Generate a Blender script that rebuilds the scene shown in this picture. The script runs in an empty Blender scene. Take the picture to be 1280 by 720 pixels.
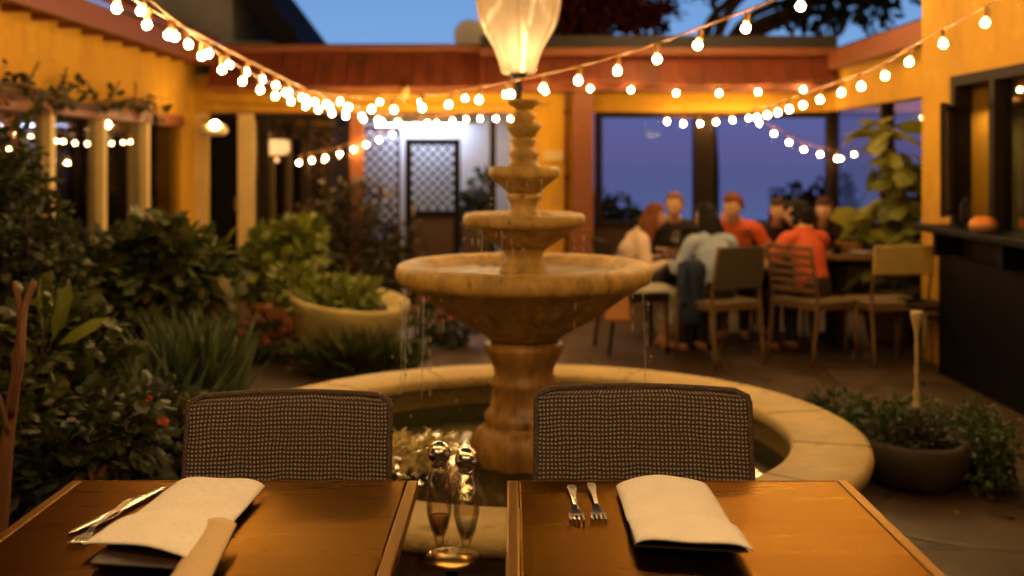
import bpy, bmesh, math, random
import numpy as np
from mathutils import Vector, Matrix
PI = math.pi
S = bpy.context.scene
C = S.collection
random.seed(7)

# ------------------------------------------------------------------ camera
F = 1333.0          # focal length in photograph pixels (1280 wide)
HC = 1.5            # lens height above the paving
cd = bpy.data.cameras.new('camera')
cam = bpy.data.objects.new('camera', cd); C.objects.link(cam)
cam.location = (0, 0, HC); cam.rotation_euler = (math.radians(90), 0, 0)
cd.sensor_width = 36; cd.lens = 36 * F / 1280
cd.shift_y = -160 / 1280          # level shift lens
cd.clip_start = 0.05; cd.clip_end = 9000
cd.dof.use_dof = True; cd.dof.focus_distance = 2.6; cd.dof.aperture_fstop = 1.95
S.camera = cam
# ------------------------------------------------------------------ dusk sky
w = bpy.data.worlds.new('World'); S.world = w; w.use_nodes = True
nt = w.node_tree; N = nt.nodes; L = nt.links
N.clear()
out = N.new('ShaderNodeOutputWorld'); bg = N.new('ShaderNodeBackground')
tc = N.new('ShaderNodeTexCoord'); sep = N.new('ShaderNodeSeparateXYZ')
L.new(tc.outputs['Generated'], sep.inputs[0])
ramp = N.new('ShaderNodeValToRGB'); L.new(sep.outputs['Z'], ramp.inputs[0])
cr = ramp.color_ramp
cr.elements[0].position = 0.0; cr.elements[0].color = (.12, .105, .29, 1)
cr.elements[1].position = 1.0; cr.elements[1].color = (.004, .007, .02, 1)
for p, c in ((.055, (.115, .14, .38, 1)), (.10, (.20, .39, .74, 1)), (.17, (.16, .33, .68, 1)), (.23, (.035, .06, .15, 1)), (.5, (.010, .016, .04, 1))):
    e = cr.elements.new(p); e.color = c
# afterglow only towards the far side (+Y)
mr = N.new('ShaderNodeMapRange'); mr.inputs[1].default_value = -.3; mr.inputs[2].default_value = .85
mr.inputs[3].default_value = .06; mr.inputs[4].default_value = 1.0
L.new(sep.outputs['Y'], mr.inputs[0])
L.new(ramp.outputs[0], bg.inputs[0]); L.new(mr.outputs[0], bg.inputs[1])
L.new(bg.outputs[0], out.inputs[0])
# ------------------------------------------------------------------ exposure
S.view_settings.view_transform = 'Standard'; S.view_settings.look = 'None'
S.view_settings.exposure = 0.0; S.view_settings.gamma = 1.0
S.cycles.use_denoising = True
S.cycles.max_bounces = 7; S.cycles.diffuse_bounces = 3; S.cycles.glossy_bounces = 4
S.cycles.transmission_bounces = 6; S.cycles.transparent_max_bounces = 12
S.cycles.caustics_reflective = False; S.cycles.caustics_refractive = False
S.cycles.sample_clamp_indirect = 4.0
WARM = (1.0, .50, .13)
BULB_L = 310.0

# ------------------------------------------------------------------ helpers
def X(u, Y): return (u - 640) / F * Y
def Z(v, Y): return HC - (v - 200) / F * Y
def at(u, v, Y): return Vector((X(u, Y), Y, Z(v, Y)))

_m = {}
def mat(name, col, rough=.6, metal=0, var=.0, vscale=8, bump=0, bscale=40, spec=.5, trans=0, emit=None, es=0, coat=0, dark=None, stretch=None, island=False, ior=1.45):
    m = bpy.data.materials.new(name); m.use_nodes = True
    n = m.node_tree.nodes; l = m.node_tree.links
    b = n['Principled BSDF']
    b.inputs['Base Color'].default_value = (*col, 1)
    b.inputs['Roughness'].default_value = rough; b.inputs['Metallic'].default_value = metal
    b.inputs['Specular IOR Level'].default_value = spec; b.inputs['IOR'].default_value = ior
    b.inputs['Transmission Weight'].default_value = trans; b.inputs['Coat Weight'].default_value = coat
    if emit:
        b.inputs['Emission Color'].default_value = (*emit, 1); b.inputs['Emission Strength'].default_value = es
    if var or bump:
        tc = n.new('ShaderNodeTexCoord'); mp = n.new('ShaderNodeMapping'); l.new(tc.outputs['Object'], mp.inputs[0])
        if stretch: mp.inputs['Scale'].default_value = stretch
    if var:
        nz = n.new('ShaderNodeTexNoise'); nz.inputs['Scale'].default_value = vscale; nz.inputs['Detail'].default_value = 6
        nz.inputs['Roughness'].default_value = .65
        l.new(mp.outputs[0], nz.inputs[0])
        r = n.new('ShaderNodeValToRGB'); l.new(nz.outputs[0], r.inputs[0])
        d = dark or tuple(c * (1 - var) for c in col)
        r.color_ramp.elements[0].position = .3; r.color_ramp.elements[0].color = (*d, 1)
        r.color_ramp.elements[1].position = .7; r.color_ramp.elements[1].color = (*col, 1)
        l.new(r.outputs[0], b.inputs['Base Color'])
        rr = n.new('ShaderNodeMapRange'); rr.inputs[3].default_value = max(rough - .12, 0); rr.inputs[4].default_value = min(rough + .12, 1)
        l.new(nz.outputs[0], rr.inputs[0]); l.new(rr.outputs[0], b.inputs['Roughness'])
    if bump:
        nz2 = n.new('ShaderNodeTexNoise'); nz2.inputs['Scale'].default_value = bscale; nz2.inputs['Detail'].default_value = 5
        l.new(mp.outputs[0], nz2.inputs[0])
        bp = n.new('ShaderNodeBump'); bp.inputs['Strength'].default_value = bump; bp.inputs['Distance'].default_value = .01
        l.new(nz2.outputs[0], bp.inputs['Height']); l.new(bp.outputs[0], b.inputs['Normal'])
    _m[name] = m
    return m

def leafmat(name, a, b_, c=None, rough=.5, trans=.3):
    """leaf colour differs leaf by leaf (random per island)"""
    m = bpy.data.materials.new(name); m.use_nodes = True
    n = m.node_tree.nodes; l = m.node_tree.links; b = n['Principled BSDF']
    g = n.new('ShaderNodeNewGeometry'); r = n.new('ShaderNodeValToRGB')
    l.new(g.outputs['Random Per Island'], r.inputs[0])
    r.color_ramp.elements[0].color = (*a, 1); r.color_ramp.elements[1].color = (*b_, 1)
    if c:
        r.color_ramp.elements.new(.85).color = (*b_, 1)
        r.color_ramp.elements[2].color = (*c, 1)
    l.new(r.outputs[0], b.inputs['Base Color']); b.inputs['Roughness'].default_value = rough
    t = n.new('ShaderNodeBsdfTranslucent'); l.new(r.outputs[0], t.inputs[0])
    mx = n.new('ShaderNodeMixShader'); mx.inputs[0].default_value = trans
    l.new(b.outputs[0], mx.inputs[1]); l.new(t.outputs[0], mx.inputs[2])
    l.new(mx.outputs[0], n['Material Output'].inputs[0])
    return m

def obj(name, bm, m=None, parent=None, smooth=False, loc=None, bevel=0):
    me = bpy.data.meshes.new(name)
    if isinstance(bm, bmesh.types.BMesh):
        bmesh.ops.recalc_face_normals(bm, faces=bm.faces)
        bm.to_mesh(me); bm.free()
    else:
        me.from_pydata(bm[0], [], bm[1])
    o = bpy.data.objects.new(name, me); C.objects.link(o)
    if m:
        for x in (m if isinstance(m, (list, tuple)) else [m]): me.materials.append(x)
    if smooth: me.shade_smooth()
    if parent: o.parent = parent
    if loc: o.location = loc
    if bevel:
        md = o.modifiers.new('bevel', 'BEVEL'); md.width = bevel; md.segments = 2; md.limit_method = 'ANGLE'
    return o

def tag(o, label=None, cat=None, group=None, kind=None):
    if label: o['label'] = label
    if cat: o['category'] = cat
    if group: o['group'] = group
    if kind: o['kind'] = kind
    return o

def thing(name, label, cat, loc=(0, 0, 0), rz=0, group=None):
    o = bpy.data.objects.new(name, None); C.objects.link(o); o.empty_display_size = .1
    o.location = loc; o.rotation_euler = (0, 0, rz)
    return tag(o, label, cat, group)

def copy_tree(o, parent=None):
    c = o.copy(); C.objects.link(c); c.parent = parent
    for ch in o.children: copy_tree(ch, c)
    return c

def box(bm, x0, x1, y0, y1, z0, z1, M=None):
    r = bmesh.ops.create_cube(bm, size=1)
    for v in r['verts']:
        v.co = Vector(((x0 + x1) / 2 + v.co.x * (x1 - x0), (y0 + y1) / 2 + v.co.y * (y1 - y0), (z0 + z1) / 2 + v.co.z * (z1 - z0)))
        if M: v.co = M @ v.co
    return r['verts']

def B(*boxes):
    bm = bmesh.new()
    for b in boxes: box(bm, *b)
    return bm

def tube(bm, pts, r, n=8, cap=True):
    pts = [Vector(p) for p in pts]
    rs = r if isinstance(r, (list, tuple)) else [r] * len(pts)
    rings = []; up = Vector((0, 0, 1))
    t0 = (pts[1] - pts[0]).normalized()
    a = t0.cross(up)
    if a.length < .01: a = t0.cross(Vector((1, 0, 0)))
    a.normalize()
    for i, p in enumerate(pts):
        t = (pts[min(i + 1, len(pts) - 1)] - pts[max(i - 1, 0)]).normalized()
        a = (a - t * a.dot(t))
        if a.length < 1e-4: a = t.orthogonal()
        a.normalize(); b = t.cross(a)
        rings.append([bm.verts.new(p + rs[i] * (math.cos(k * 2 * PI / n) * a + math.sin(k * 2 * PI / n) * b)) for k in range(n)])
    for i in range(len(rings) - 1):
        for k in range(n):
            bm.faces.new((rings[i][k], rings[i][(k + 1) % n], rings[i + 1][(k + 1) % n], rings[i + 1][k]))
    if cap:
        bm.faces.new(rings[0][::-1]); bm.faces.new(rings[-1])

def lathe(bm, prof, n=48, c=(0, 0), flute=None, squash=1):
    """prof: (r,z) list; flute(i,z,theta)->radius factor"""
    rings = []
    for i, (r, z) in enumerate(prof):
        if r < 1e-5: rings.append([bm.verts.new((c[0], c[1], z))]); continue
        ring = []
        for k in range(n):
            th = 2 * PI * k / n
            rr = r * (flute(i, z, th) if flute else 1)
            ring.append(bm.verts.new((c[0] + rr * math.cos(th), c[1] + rr * math.sin(th) * squash, z)))
        rings.append(ring)
    for a, b in zip(rings, rings[1:]):
        if len(a) == 1 and len(b) == 1: continue
        for k in range(n):
            k2 = (k + 1) % n
            if len(a) == 1: bm.faces.new((a[0], b[k], b[k2]))
            elif len(b) == 1: bm.faces.new((a[k], a[k2], b[0]))
            else: bm.faces.new((a[k], a[k2], b[k2], b[k]))

def smooth_path(P, n):
    """Catmull-Rom through the points"""
    P = [Vector(p) for p in P]; Q = [2 * P[0] - P[1]] + P + [2 * P[-1] - P[-2]]
    res = []
    for i in range(1, len(Q) - 2):
        for k in range(n):
            t = k / n
            a, b, c, d = Q[i - 1], Q[i], Q[i + 1], Q[i + 2]
            res.append(.5 * ((2 * b) + (c - a) * t + (2 * a - 5 * b + 4 * c - d) * t * t + (3 * b - a - 3 * c + d) * t ** 3))
    res.append(P[-1]); return res

# ---- foliage -------------------------------------------------------------
LEAF = {
    'oval': [(0, 0, 0), (.5, .30, -.03), (.5, .72, -.05), (0, 1, -.12), (-.5, .72, -.05), (-.5, .30, -.03), (0, .5, .03)],
    'lance': [(0, 0, 0), (.5, .25, 0), (.42, .6, -.08), (0, 1, -.25), (-.42, .6, -.08), (-.5, .25, 0), (0, .45, .02)],
}
LF = [(0, 1, 6), (1, 2, 6), (2, 3, 6), (3, 4, 6), (4, 5, 6), (5, 0, 6)]
def leaves(P, D, size, width=.5, kind='oval', jit=.35, seed=0):
    """P base points, D pointing directions (n,3), size scalar/array -> verts, faces"""
    rs = np.random.RandomState(seed)
    P = np.asarray(P, float); D = np.asarray(D, float); n = len(P)
    D = D / (np.linalg.norm(D, axis=1, keepdims=True) + 1e-9)
    up = np.tile([0, 0, 1.], (n, 1)) + rs.normal(0, .5, (n, 3))
    Sx = np.cross(D, up); Sx /= np.linalg.norm(Sx, axis=1, keepdims=True) + 1e-9
    U = np.cross(Sx, D)
    s = (np.ones(n) * size) * rs.uniform(1 - jit * 1.4, 1 + jit * 1.2, n)
    T = np.array(LEAF[kind])
    V = P[:, None, :] + s[:, None, None] * (T[None, :, 0, None] * width * Sx[:, None, :] + T[None, :, 1, None] * D[:, None, :] + T[None, :, 2, None] * U[:, None, :])
    V = V.reshape(-1, 3)
    Fc = (np.array(LF)[None] + (np.arange(n) * 7)[:, None, None]).reshape(-1, 3)
    return V.tolist(), Fc.tolist()

def blob_leaves(blobs, n, size, width=.5, kind='oval', seed=0, droop=.2, shell=.45):
    """leaves through the volume of ellipsoid clumps [(cx,cy,cz,rx,ry,rz)]"""
    rs = np.random.RandomState(seed)
    vol = np.array([b[3] * b[4] * b[5] for b in blobs]); vol = vol / vol.sum()
    k = rs.choice(len(blobs), n, p=vol); b = np.array(blobs)[k]
    d = rs.normal(0, 1, (n, 3)); d /= np.linalg.norm(d, axis=1, keepdims=True)
    r = rs.uniform(shell, 1, n)[:, None] ** .7 * (1 + .16 * np.sin(5 * d[:, :1] + 3 * d[:, 1:2] + seed) + rs.normal(0, .05, (n, 1)))
    P = b[:, :3] + d * b[:, 3:] * r
    D = d + rs.normal(0, .55, (n, 3)); D[:, 2] -= droop
    return leaves(P, D, size, width, kind, seed=seed)

def branches(bm, base, tips, r0=.03, seed=0, wob=.06):
    rs = random.Random(seed)
    for t in tips:
        p0 = Vector(base); p1 = Vector(t); m1 = p0.lerp(p1, .35) + Vector((rs.uniform(-wob, wob), rs.uniform(-wob, wob), .1 * (p1 - p0).length)); m2 = p0.lerp(p1, .7) + Vector((rs.uniform(-wob, wob), rs.uniform(-wob, wob), .06))
        pts = smooth_path([p0, m1, m2, p1], 4)
        tube(bm, pts, [r0 * (1 - .75 * i / (len(pts) - 1)) for i in range(len(pts))], 6)

# ------------------------------------------------------------------ materials
M_wall = mat('ochre stucco', (.62, .32, .018), .85, var=.28, vscale=1.3, bump=.6, bscale=45)
M_trim = mat('cream painted timber', (.66, .48, .20), .6, var=.15, vscale=6)
M_wood = mat('brown stained timber', (.26, .075, .022), .5, var=.4, vscale=5, stretch=(1, 8, 8), bump=.2, bscale=30)
M_darkwood = mat('dark timber', (.018, .009, .004), .55, var=.4, vscale=10, spec=.15)
M_roof = mat('rust red metal', (.23, .052, .022), .5, var=.35, vscale=3, bump=.15)
M_roofdark = mat('dark roof shingle', (.035, .03, .035), .7, var=.4, vscale=12, bump=.5)
M_grey = mat('weathered grey render', (.85, .82, .82), .85, var=.25, vscale=3)
M_white = mat('white plaster', (.8, .8, .82), .8, var=.05)
M_black = mat('black painted metal', (.003, .0025, .002), .55, spec=.12, bump=.1)
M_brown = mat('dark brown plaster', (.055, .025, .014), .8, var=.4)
M_stone = mat('sandstone', (.66, .40, .10), .55, var=.45, vscale=11, bump=.9, bscale=40, dark=(.26, .145, .04), stretch=(1, 1, .45))
M_stone2 = mat('wet sandstone', (.50, .26, .065), .38, var=.55, vscale=7, bump=.5, bscale=35, dark=(.16, .075, .022), stretch=(1, 1, .35))
M_coping = mat('pale coping stone', (.62, .44, .17), .6, var=.35, vscale=3.5, bump=.6, bscale=40)
M_brass = mat('brass', (.7, .45, .16), .3, 1, var=.3)
M_steel = mat('polished steel', (.75, .68, .56), .22, 1)
M_bark = mat('bark', (.13, .075, .035), .85, var=.5, vscale=12, bump=.7, stretch=(1, 1, .2))
M_soil = mat('soil', (.03, .018, .01), .95, var=.5, vscale=30, bump=1)
M_terra = mat('terracotta', (.38, .13, .05), .7, var=.35, vscale=8, bump=.2)
M_potpale = mat('pale clay', (.52, .40, .15), .7, var=.35, vscale=6, bump=.25)
M_potdark = mat('mossy stone', (.055, .033, .018), .8, var=.5, vscale=9, bump=.6)
M_linen = mat('linen napkin', (.88, .80, .78), .85, var=.10, vscale=14, bump=.6, bscale=60)
M_ceram = mat('white ceramic', (.75, .72, .66), .2)
M_cable = mat('amber cable', (.30, .14, .04), .5)
M_glassw = mat('window glass', (1, 1, 1), .0)
# thin window glass: mostly see-through, mirror-like at a slant
def glass_pane_mat(name, tint=(1, 1, 1), refl=.12, rough=.02, lo=0.0):
    m = bpy.data.materials.new(name); m.use_nodes = True; n = m.node_tree.nodes; l = m.node_tree.links
    n.remove(n['Principled BSDF'])
    t = n.new('ShaderNodeBsdfTransparent'); t.inputs[0].default_value = (*tint, 1)
    g = n.new('ShaderNodeBsdfGlossy'); g.inputs['Roughness'].default_value = rough
    lw = n.new('ShaderNodeLayerWeight'); lw.inputs[0].default_value = .35
    mr = n.new('ShaderNodeMapRange'); mr.inputs[1].default_value = lo; mr.inputs[3].default_value = refl; mr.inputs[4].default_value = .5
    l.new(lw.outputs['Fresnel'], mr.inputs[0])
    mx = n.new('ShaderNodeMixShader'); l.new(mr.outputs[0], mx.inputs[0]); l.new(t.outputs[0], mx.inputs[1]); l.new(g.outputs[0], mx.inputs[2])
    l.new(mx.outputs[0], n['Material Output'].inputs[0]); return m
M_pane = glass_pane_mat('thin window glass', (.95, .95, .95), .0008, lo=.10)
M_pane2 = glass_pane_mat('smoked window glass', (.5, .48, .5), .22)
M_clear = glass_pane_mat('clear glass', (.93, .95, .93), .06)
M_bulb = mat('lit bulb', (1, .8, .5), .3, emit=(1, .60, .21), es=BULB_L)
M_bulbfar = mat('lit warm bulb', (1, .8, .5), .3, emit=(1, .60, .22), es=BULB_L)
M_tube = mat('lit fluorescent tube', (1, 1, 1), .3, emit=(.55, .68, 1.0), es=55)
M_water = mat('pool water', (.010, .014, .006), .06, spec=.5, bump=.10, bscale=14)
M_drop = mat('falling water', (.95, .95, .95), .12, trans=.55, ior=1.33, spec=1)
M_leaf_dark = leafmat('dark ivy leaf', (.022, .030, .010), (.055, .062, .018))
M_leaf_mid = leafmat('green leaf', (.024, .036, .007), (.09, .10, .014), (.12, .085, .016))
M_leaf_lime = leafmat('yellow green leaf', (.085, .11, .012), (.20, .21, .026))
M_leaf_blue = leafmat('blue green blade', (.035, .060, .026), (.09, .12, .045))
M_leaf_red = leafmat('dark red leaf', (.14, .025, .025), (.30, .05, .045), trans=.5)
M_flower = leafmat('red petals', (.30, .03, .012), (.45, .10, .03))
M_straw = leafmat('pale straw leaf', (.60, .48, .16), (.80, .66, .30))

def add_layer(m, col, scale, lo, hi, stretch=(1, 1, 1), fac=.7):
    n = m.node_tree.nodes; l = m.node_tree.links; b = n['Principled BSDF']; src = b.inputs['Base Color'].links[0].from_socket
    tc = n.new('ShaderNodeTexCoord'); mp = n.new('ShaderNodeMapping'); mp.inputs['Scale'].default_value = stretch; mp.inputs['Location'].default_value = (3.1, 1.7, 5.3)
    nz = n.new('ShaderNodeTexNoise'); nz.inputs['Scale'].default_value = scale; nz.inputs['Detail'].default_value = 7; nz.inputs['Roughness'].default_value = .7
    l.new(tc.outputs['Object'], mp.inputs[0]); l.new(mp.outputs[0], nz.inputs[0])
    mr = n.new('ShaderNodeMapRange'); mr.inputs[1].default_value = lo; mr.inputs[2].default_value = hi; mr.inputs[4].default_value = fac; l.new(nz.outputs[0], mr.inputs[0])
    mx = n.new('ShaderNodeMix'); mx.data_type = 'RGBA'; l.new(mr.outputs[0], mx.inputs[0]); l.new(src, mx.inputs[6]); mx.inputs[7].default_value = (*col, 1)
    l.new(mx.outputs[2], b.inputs['Base Color'])
add_layer(M_stone, (.74, .58, .28), 16, .54, .66, (1, 1, .22), .35)
add_layer(M_stone, (.10, .055, .02), 22, .58, .66, (1, 1, .5), .8)
add_layer(M_stone2, (.62, .42, .16), 14, .55, .68, (1, 1, .18), .4)
add_layer(M_stone2, (.05, .04, .015), 20, .57, .66, (1, 1, .3), .8)
add_layer(M_coping, (.20, .13, .05), 9, .58, .68, (1, 1, 1), .65)
add_layer(M_wall, (.34, .15, .010), 2.4, .52, .75, (1, 1, .35), .7)
add_layer(M_wall, (.70, .42, .06), 5, .58, .70, (1, 1, 1), .5)
add_layer(M_roof, (.07, .03, .02), 5, .5, .7, (1, 1, .3), .8)
# ------------------------------------------------------------------ ground, sea
def patio_mat():
    m = bpy.data.materials.new('brown flagstones'); m.use_nodes = True; n = m.node_tree.nodes; l = m.node_tree.links; b = n['Principled BSDF']
    tc = n.new('ShaderNodeTexCoord')
    vo = n.new('ShaderNodeTexVoronoi'); vo.feature = 'DISTANCE_TO_EDGE'; vo.inputs['Scale'].default_value = 1.7
    vc = n.new('ShaderNodeTexVoronoi'); vc.inputs['Scale'].default_value = 1.7
    nz = n.new('ShaderNodeTexNoise'); nz.inputs['Scale'].default_value = 5; nz.inputs['Detail'].default_value = 8; nz.inputs['Roughness'].default_value = .7
    for q in (vo, vc, nz): l.new(tc.outputs['Object'], q.inputs['Vector'])
    r = n.new('ShaderNodeValToRGB'); l.new(nz.outputs[0], r.inputs[0])
    r.color_ramp.elements[0].position = .3; r.color_ramp.elements[0].color = (.035, .018, .008, 1)
    r.color_ramp.elements[1].position = .75; r.color_ramp.elements[1].color = (.13, .072, .028, 1)
    hs = n.new('ShaderNodeMix'); hs.data_type = 'RGBA'; hs.blend_type = 'MULTIPLY'; hs.inputs[0].default_value = .5
    bw = n.new('ShaderNodeRGBToBW'); l.new(vc.outputs['Color'], bw.inputs[0])
    l.new(r.outputs[0], hs.inputs[6]); l.new(bw.outputs[0], hs.inputs[7])
    j = n.new('ShaderNodeMapRange'); j.inputs[1].default_value = .0; j.inputs[2].default_value = .03; l.new(vo.outputs[0], j.inputs[0])
    mx = n.new('ShaderNodeMix'); mx.data_type = 'RGBA'; l.new(j.outputs[0], mx.inputs[0]); mx.inputs[6].default_value = (.03, .018, .01, 1); l.new(hs.outputs[2], mx.inputs[7])
    l.new(mx.outputs[2], b.inputs['Base Color'])
    rr = n.new('ShaderNodeMapRange'); rr.inputs[3].default_value = .25; rr.inputs[4].default_value = .75; l.new(nz.outputs[0], rr.inputs[0]); l.new(rr.outputs[0], b.inputs['Roughness'])
    ad = n.new('ShaderNodeMath'); ad.operation = 'ADD'; l.new(j.outputs[0], ad.inputs[0]); l.new(nz.outputs[0], ad.inputs[1])
    bp = n.new('ShaderNodeBump'); bp.inputs['Distance'].default_value = .006; bp.inputs['Strength'].default_value = .8; l.new(ad.outputs[0], bp.inputs['Height']); l.new(bp.outputs[0], b.inputs['Normal'])
    return m
M_patio = patio_mat()
def sheet(name, x0, x1, y0, y1, z, m):
    o = obj(name, ([(x0, y0, z), (x1, y0, z), (x1, y1, z), (x0, y1, z)], [(0, 1, 2, 3)]), m)
    return tag(o, kind='structure')
sheet('ground', -80, 80, -60, 19, -.01, M_soil)
sheet('patio', -5.2, 5.2, -8, 13.6, 0, M_patio)
M_sea = mat('lake water', (.05, .05, .12), .10, spec=.8, bump=.12, bscale=.4)
sheet('sea', -4000, 4000, 18.5, 6000, -1.2, M_sea)

# ------------------------------------------------------------------ left building
XL = -3.4
b = thing('restaurant_wing', 'ochre stucco wing along the left side with glazed bays under a brown eave', 'building', (XL, 9, 0))
def P(name, bm, m, parent, smooth=False, bevel=0):
    """child mesh given in world coordinates"""
    o = obj(name, bm, m, parent, smooth, bevel=bevel)
    T = Matrix.Identity(4); q = parent
    while q is not None:
        T = (Matrix.Translation(q.location) @ q.rotation_euler.to_matrix().to_4x4()) @ T; q = q.parent
    o.data.transform(T.inverted())
    return o
P('wall', B((XL - .25, XL, 2.5, 11.74, 1.93, 2.75), (XL - .25, XL, 2.5, 4.2, 0, 1.93), (XL - .25, XL, 10.95, 11.74, 0, 1.93), (XL - .22, XL - .03, 4.2, 10.95, 0, .35)), M_wall, b)
for i, y in enumerate((5.4, 6.7, 7.88, 8.89, 9.95)):
    f = .09
    P('column', B((XL - .09, XL + .01, y - f / 2, y + f / 2, .35, 1.93)), M_trim, b, bevel=.006)
P('lintel', B((XL - .08, XL + .04, 4.2, 10.95, 1.84, 1.95)), M_wood, b, bevel=.004)
ys = (4.2, 5.4, 6.7, 7.88, 8.89, 9.95, 10.95)
for y0, y1 in zip(ys, ys[1:]):
    P('window_pane', B((XL - .06, XL - .052, y0, y1, .35, 1.84)), M_pane2, b)
P('fascia', B((-3.16, -3.10, 2.5, 11.3, 2.49, 2.67)), M_wood, b, bevel=.004)
P('soffit', B((XL - .02, -3.16, 2.5, 11.3, 2.60, 2.63)), M_wood, b)
for k in range(20): P('rafter', B((XL, -3.16, 2.7 + k * .44, 2.76 + k * .44, 2.49, 2.60)), M_wood, b)
bm = bmesh.new()
vs = [bm.verts.new(p) for p in ((-3.06, 2.4, 2.68), (-3.06, 11.3, 2.68), (-6.5, 11.3, 4.0), (-6.5, 2.4, 4.0), (-3.06, 2.4, 2.74), (-3.06, 11.3, 2.74), (-6.5, 11.3, 4.06), (-6.5, 2.4, 4.06))]
for f in ((0, 1, 2, 3), (4, 5, 6, 7), (0, 1, 5, 4), (1, 2, 6, 5), (2, 3, 7, 6), (3, 0, 4, 7)): bm.faces.new([vs[i] for i in f])
for k in range(22): tube(bm, [(-3.04, 2.5 + k * .41, 2.75), (-6.5, 2.5 + k * .41, 4.075)], .018, 6)
P('roof', bm, M_roof, b)
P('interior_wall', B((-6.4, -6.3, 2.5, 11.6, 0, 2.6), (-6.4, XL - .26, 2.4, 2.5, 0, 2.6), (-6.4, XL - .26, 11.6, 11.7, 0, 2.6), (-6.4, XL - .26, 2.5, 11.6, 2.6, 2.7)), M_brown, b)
# dark panels and tables inside are seen as shapes only
t = thing('dining_table', 'dark table inside the glazed left wing behind the columns', 'table', (-4.7, 8.4, 0))
P('tabletop', B((-5.1, -4.3, 7.9, 8.9, .72, .76)), M_darkwood, t)
P('pedestal', B((-4.75, -4.65, 8.35, 8.45, 0, .72)), M_darkwood, t)

# ------------------------------------------------------------------ back building
YB = 11.5
b = thing('back_building', 'ochre stucco building across the back with rust red metal roof and two wide openings', 'building', (0, YB, 0))
# beam and walls of the facade
P('wall', B((XL, 3.55, YB, YB + .22, 2.02, 2.42), (0.0, .70, YB, YB + .22, 0, 2.02), (XL + .0, X(262, YB), YB, YB + .22, 0, 2.02)), M_wall, b)
P('lower_wall', B((.90, 3.5, YB + .04, YB + .18, 0, .78)), M_brown, b)
P('wall', B((X(262, YB), X(640, YB), YB - .01, YB + .0, 2.0, 2.02)), M_wood, b)
# timber post and window frames
P('post', B((X(716, 11.3), X(741, 11.3), 11.2, YB - .005, 0, 2.36)), M_wood, b, bevel=.006)
P('window_frame', B((.90, .98, YB + .05, YB + .15, .78, 2.02), (3.42, 3.5, YB + .05, YB + .15, .78, 2.02), (.98, 3.42, YB + .05, YB + .15, 1.96, 2.02), (.90, 3.5, YB + .02, YB + .20, .78, .84)), M_darkwood, b)
P('mullion', B((X(869, YB), X(893, YB), YB + .0, YB + .2, .84, 1.96)), M_darkwood, b)
wf = P('window_pane', B((.98, X(869, YB), YB + .09, YB + .10, .84, 1.96)), M_pane, b)
wf = P('window_pane', B((X(893, YB), 3.42, YB + .09, YB + .10, .84, 1.96)), M_pane, b)
# mansard roof, ribs and gutter
def mansard(x0, x1, yb, zb, yt, zt, rib):
    bm = bmesh.new()
    vs = [bm.verts.new(p) for p in ((x0, yb, zb), (x1, yb, zb), (x1, yt, zt), (x0, yt, zt), (x0, yb + .05, zb - .03), (x1, yb + .05, zb - .03), (x1, yt + .05, zt - .03), (x0, yt + .05, zt - .03))]
    for f in ((0, 1, 2, 3), (4, 5, 6, 7), (0, 1, 5, 4), (1, 2, 6, 5), (2, 3, 7, 6), (3, 0, 4, 7)): bm.faces.new([vs[i] for i in f])
    k = x0 + .1
    while k < x1:
        tube(bm, [(k, yb - .008, zb), (k, yt - .008, zt)], .012, 6); k += rib
    return bm
P('mansard_roof', mansard(XL + .25, X(600, 11), 11.02, 2.27, 11.25, 2.66, .17), M_roof, b)
P('mansard_roof', mansard(X(600, 11), 3.35, 10.9, 2.27, 11.1, 2.60, .22), M_roof, b)
P('gutter', B((XL + .25, X(600, 11), 11.18, 11.30, 2.64, 2.71)), M_wood, b, bevel=.01)
P('gutter', B((X(600, 11), 3.35, 10.98, 11.12, 2.58, 2.66)), M_wood, b, bevel=.01)
P('ridge_cap', B((X(600, 11), 3.4, 11.12, 11.4, 2.62, 2.80)), M_roofdark, b, bevel=.01)
P('ridge_cap', B((XL + .25, X(600, 11), 11.28, 11.5, 2.60, 2.73)), M_roofdark, b, bevel=.01)
P('roof_deck', B((XL - .3, 3.4, 11.42, 14.0, 2.42, 2.60)), M_roofdark, b)
P('soffit', B((XL + .25, 3.35, 11.0, YB, 2.22, 2.26)), M_wood, b)
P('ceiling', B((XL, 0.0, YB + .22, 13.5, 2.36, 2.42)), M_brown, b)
# rooms behind the left opening
P('interior_wall', B((-2.05, 0.0, 13.5, 13.6, 0, 2.36), (-.02, 0.0, YB + .23, 13.5, 0, 2.36)), M_white, b)
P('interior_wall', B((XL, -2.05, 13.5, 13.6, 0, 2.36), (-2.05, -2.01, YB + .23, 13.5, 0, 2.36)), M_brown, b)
P('entrance_column', B((X(298, YB), X(318, YB), YB - .04, YB + .14, 0, 2.0)), M_trim, b, bevel=.006)
P('entrance_column', B((X(240, YB), X(262, YB), YB - .06, YB + .16, 0, 2.0)), M_trim, b, bevel=.006)
P('window_frame', B((X(318, YB), X(440, YB), YB + .02, YB + .1, 1.93, 2.0), (X(322, YB), X(334, YB), YB + .02, YB + .1, 0, 1.93), (X(380, YB), X(388, YB), YB + .02, YB + .1, 0, 1.93)), M_darkwood, b)
P('mullion', B((X(612, YB), X(620, YB), YB + .0, YB + .1, 0, 2.0)), M_darkwood, b)
P('window_pane', B((X(334, YB), X(440, YB), YB + .05, YB + .058, .3, 1.93)), M_pane2, b)
P('lower_wall', B((X(322, YB), X(500, YB), YB + .02, YB + .12, 0, .30), (X(578, YB), X(612, YB), YB + .02, YB + .12, 0, .9)), M_brown, b)
d = P('door', B((X(262, YB) , X(298, YB), YB + .08, YB + .13, 0, 1.98)), M_black, b)
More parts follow.
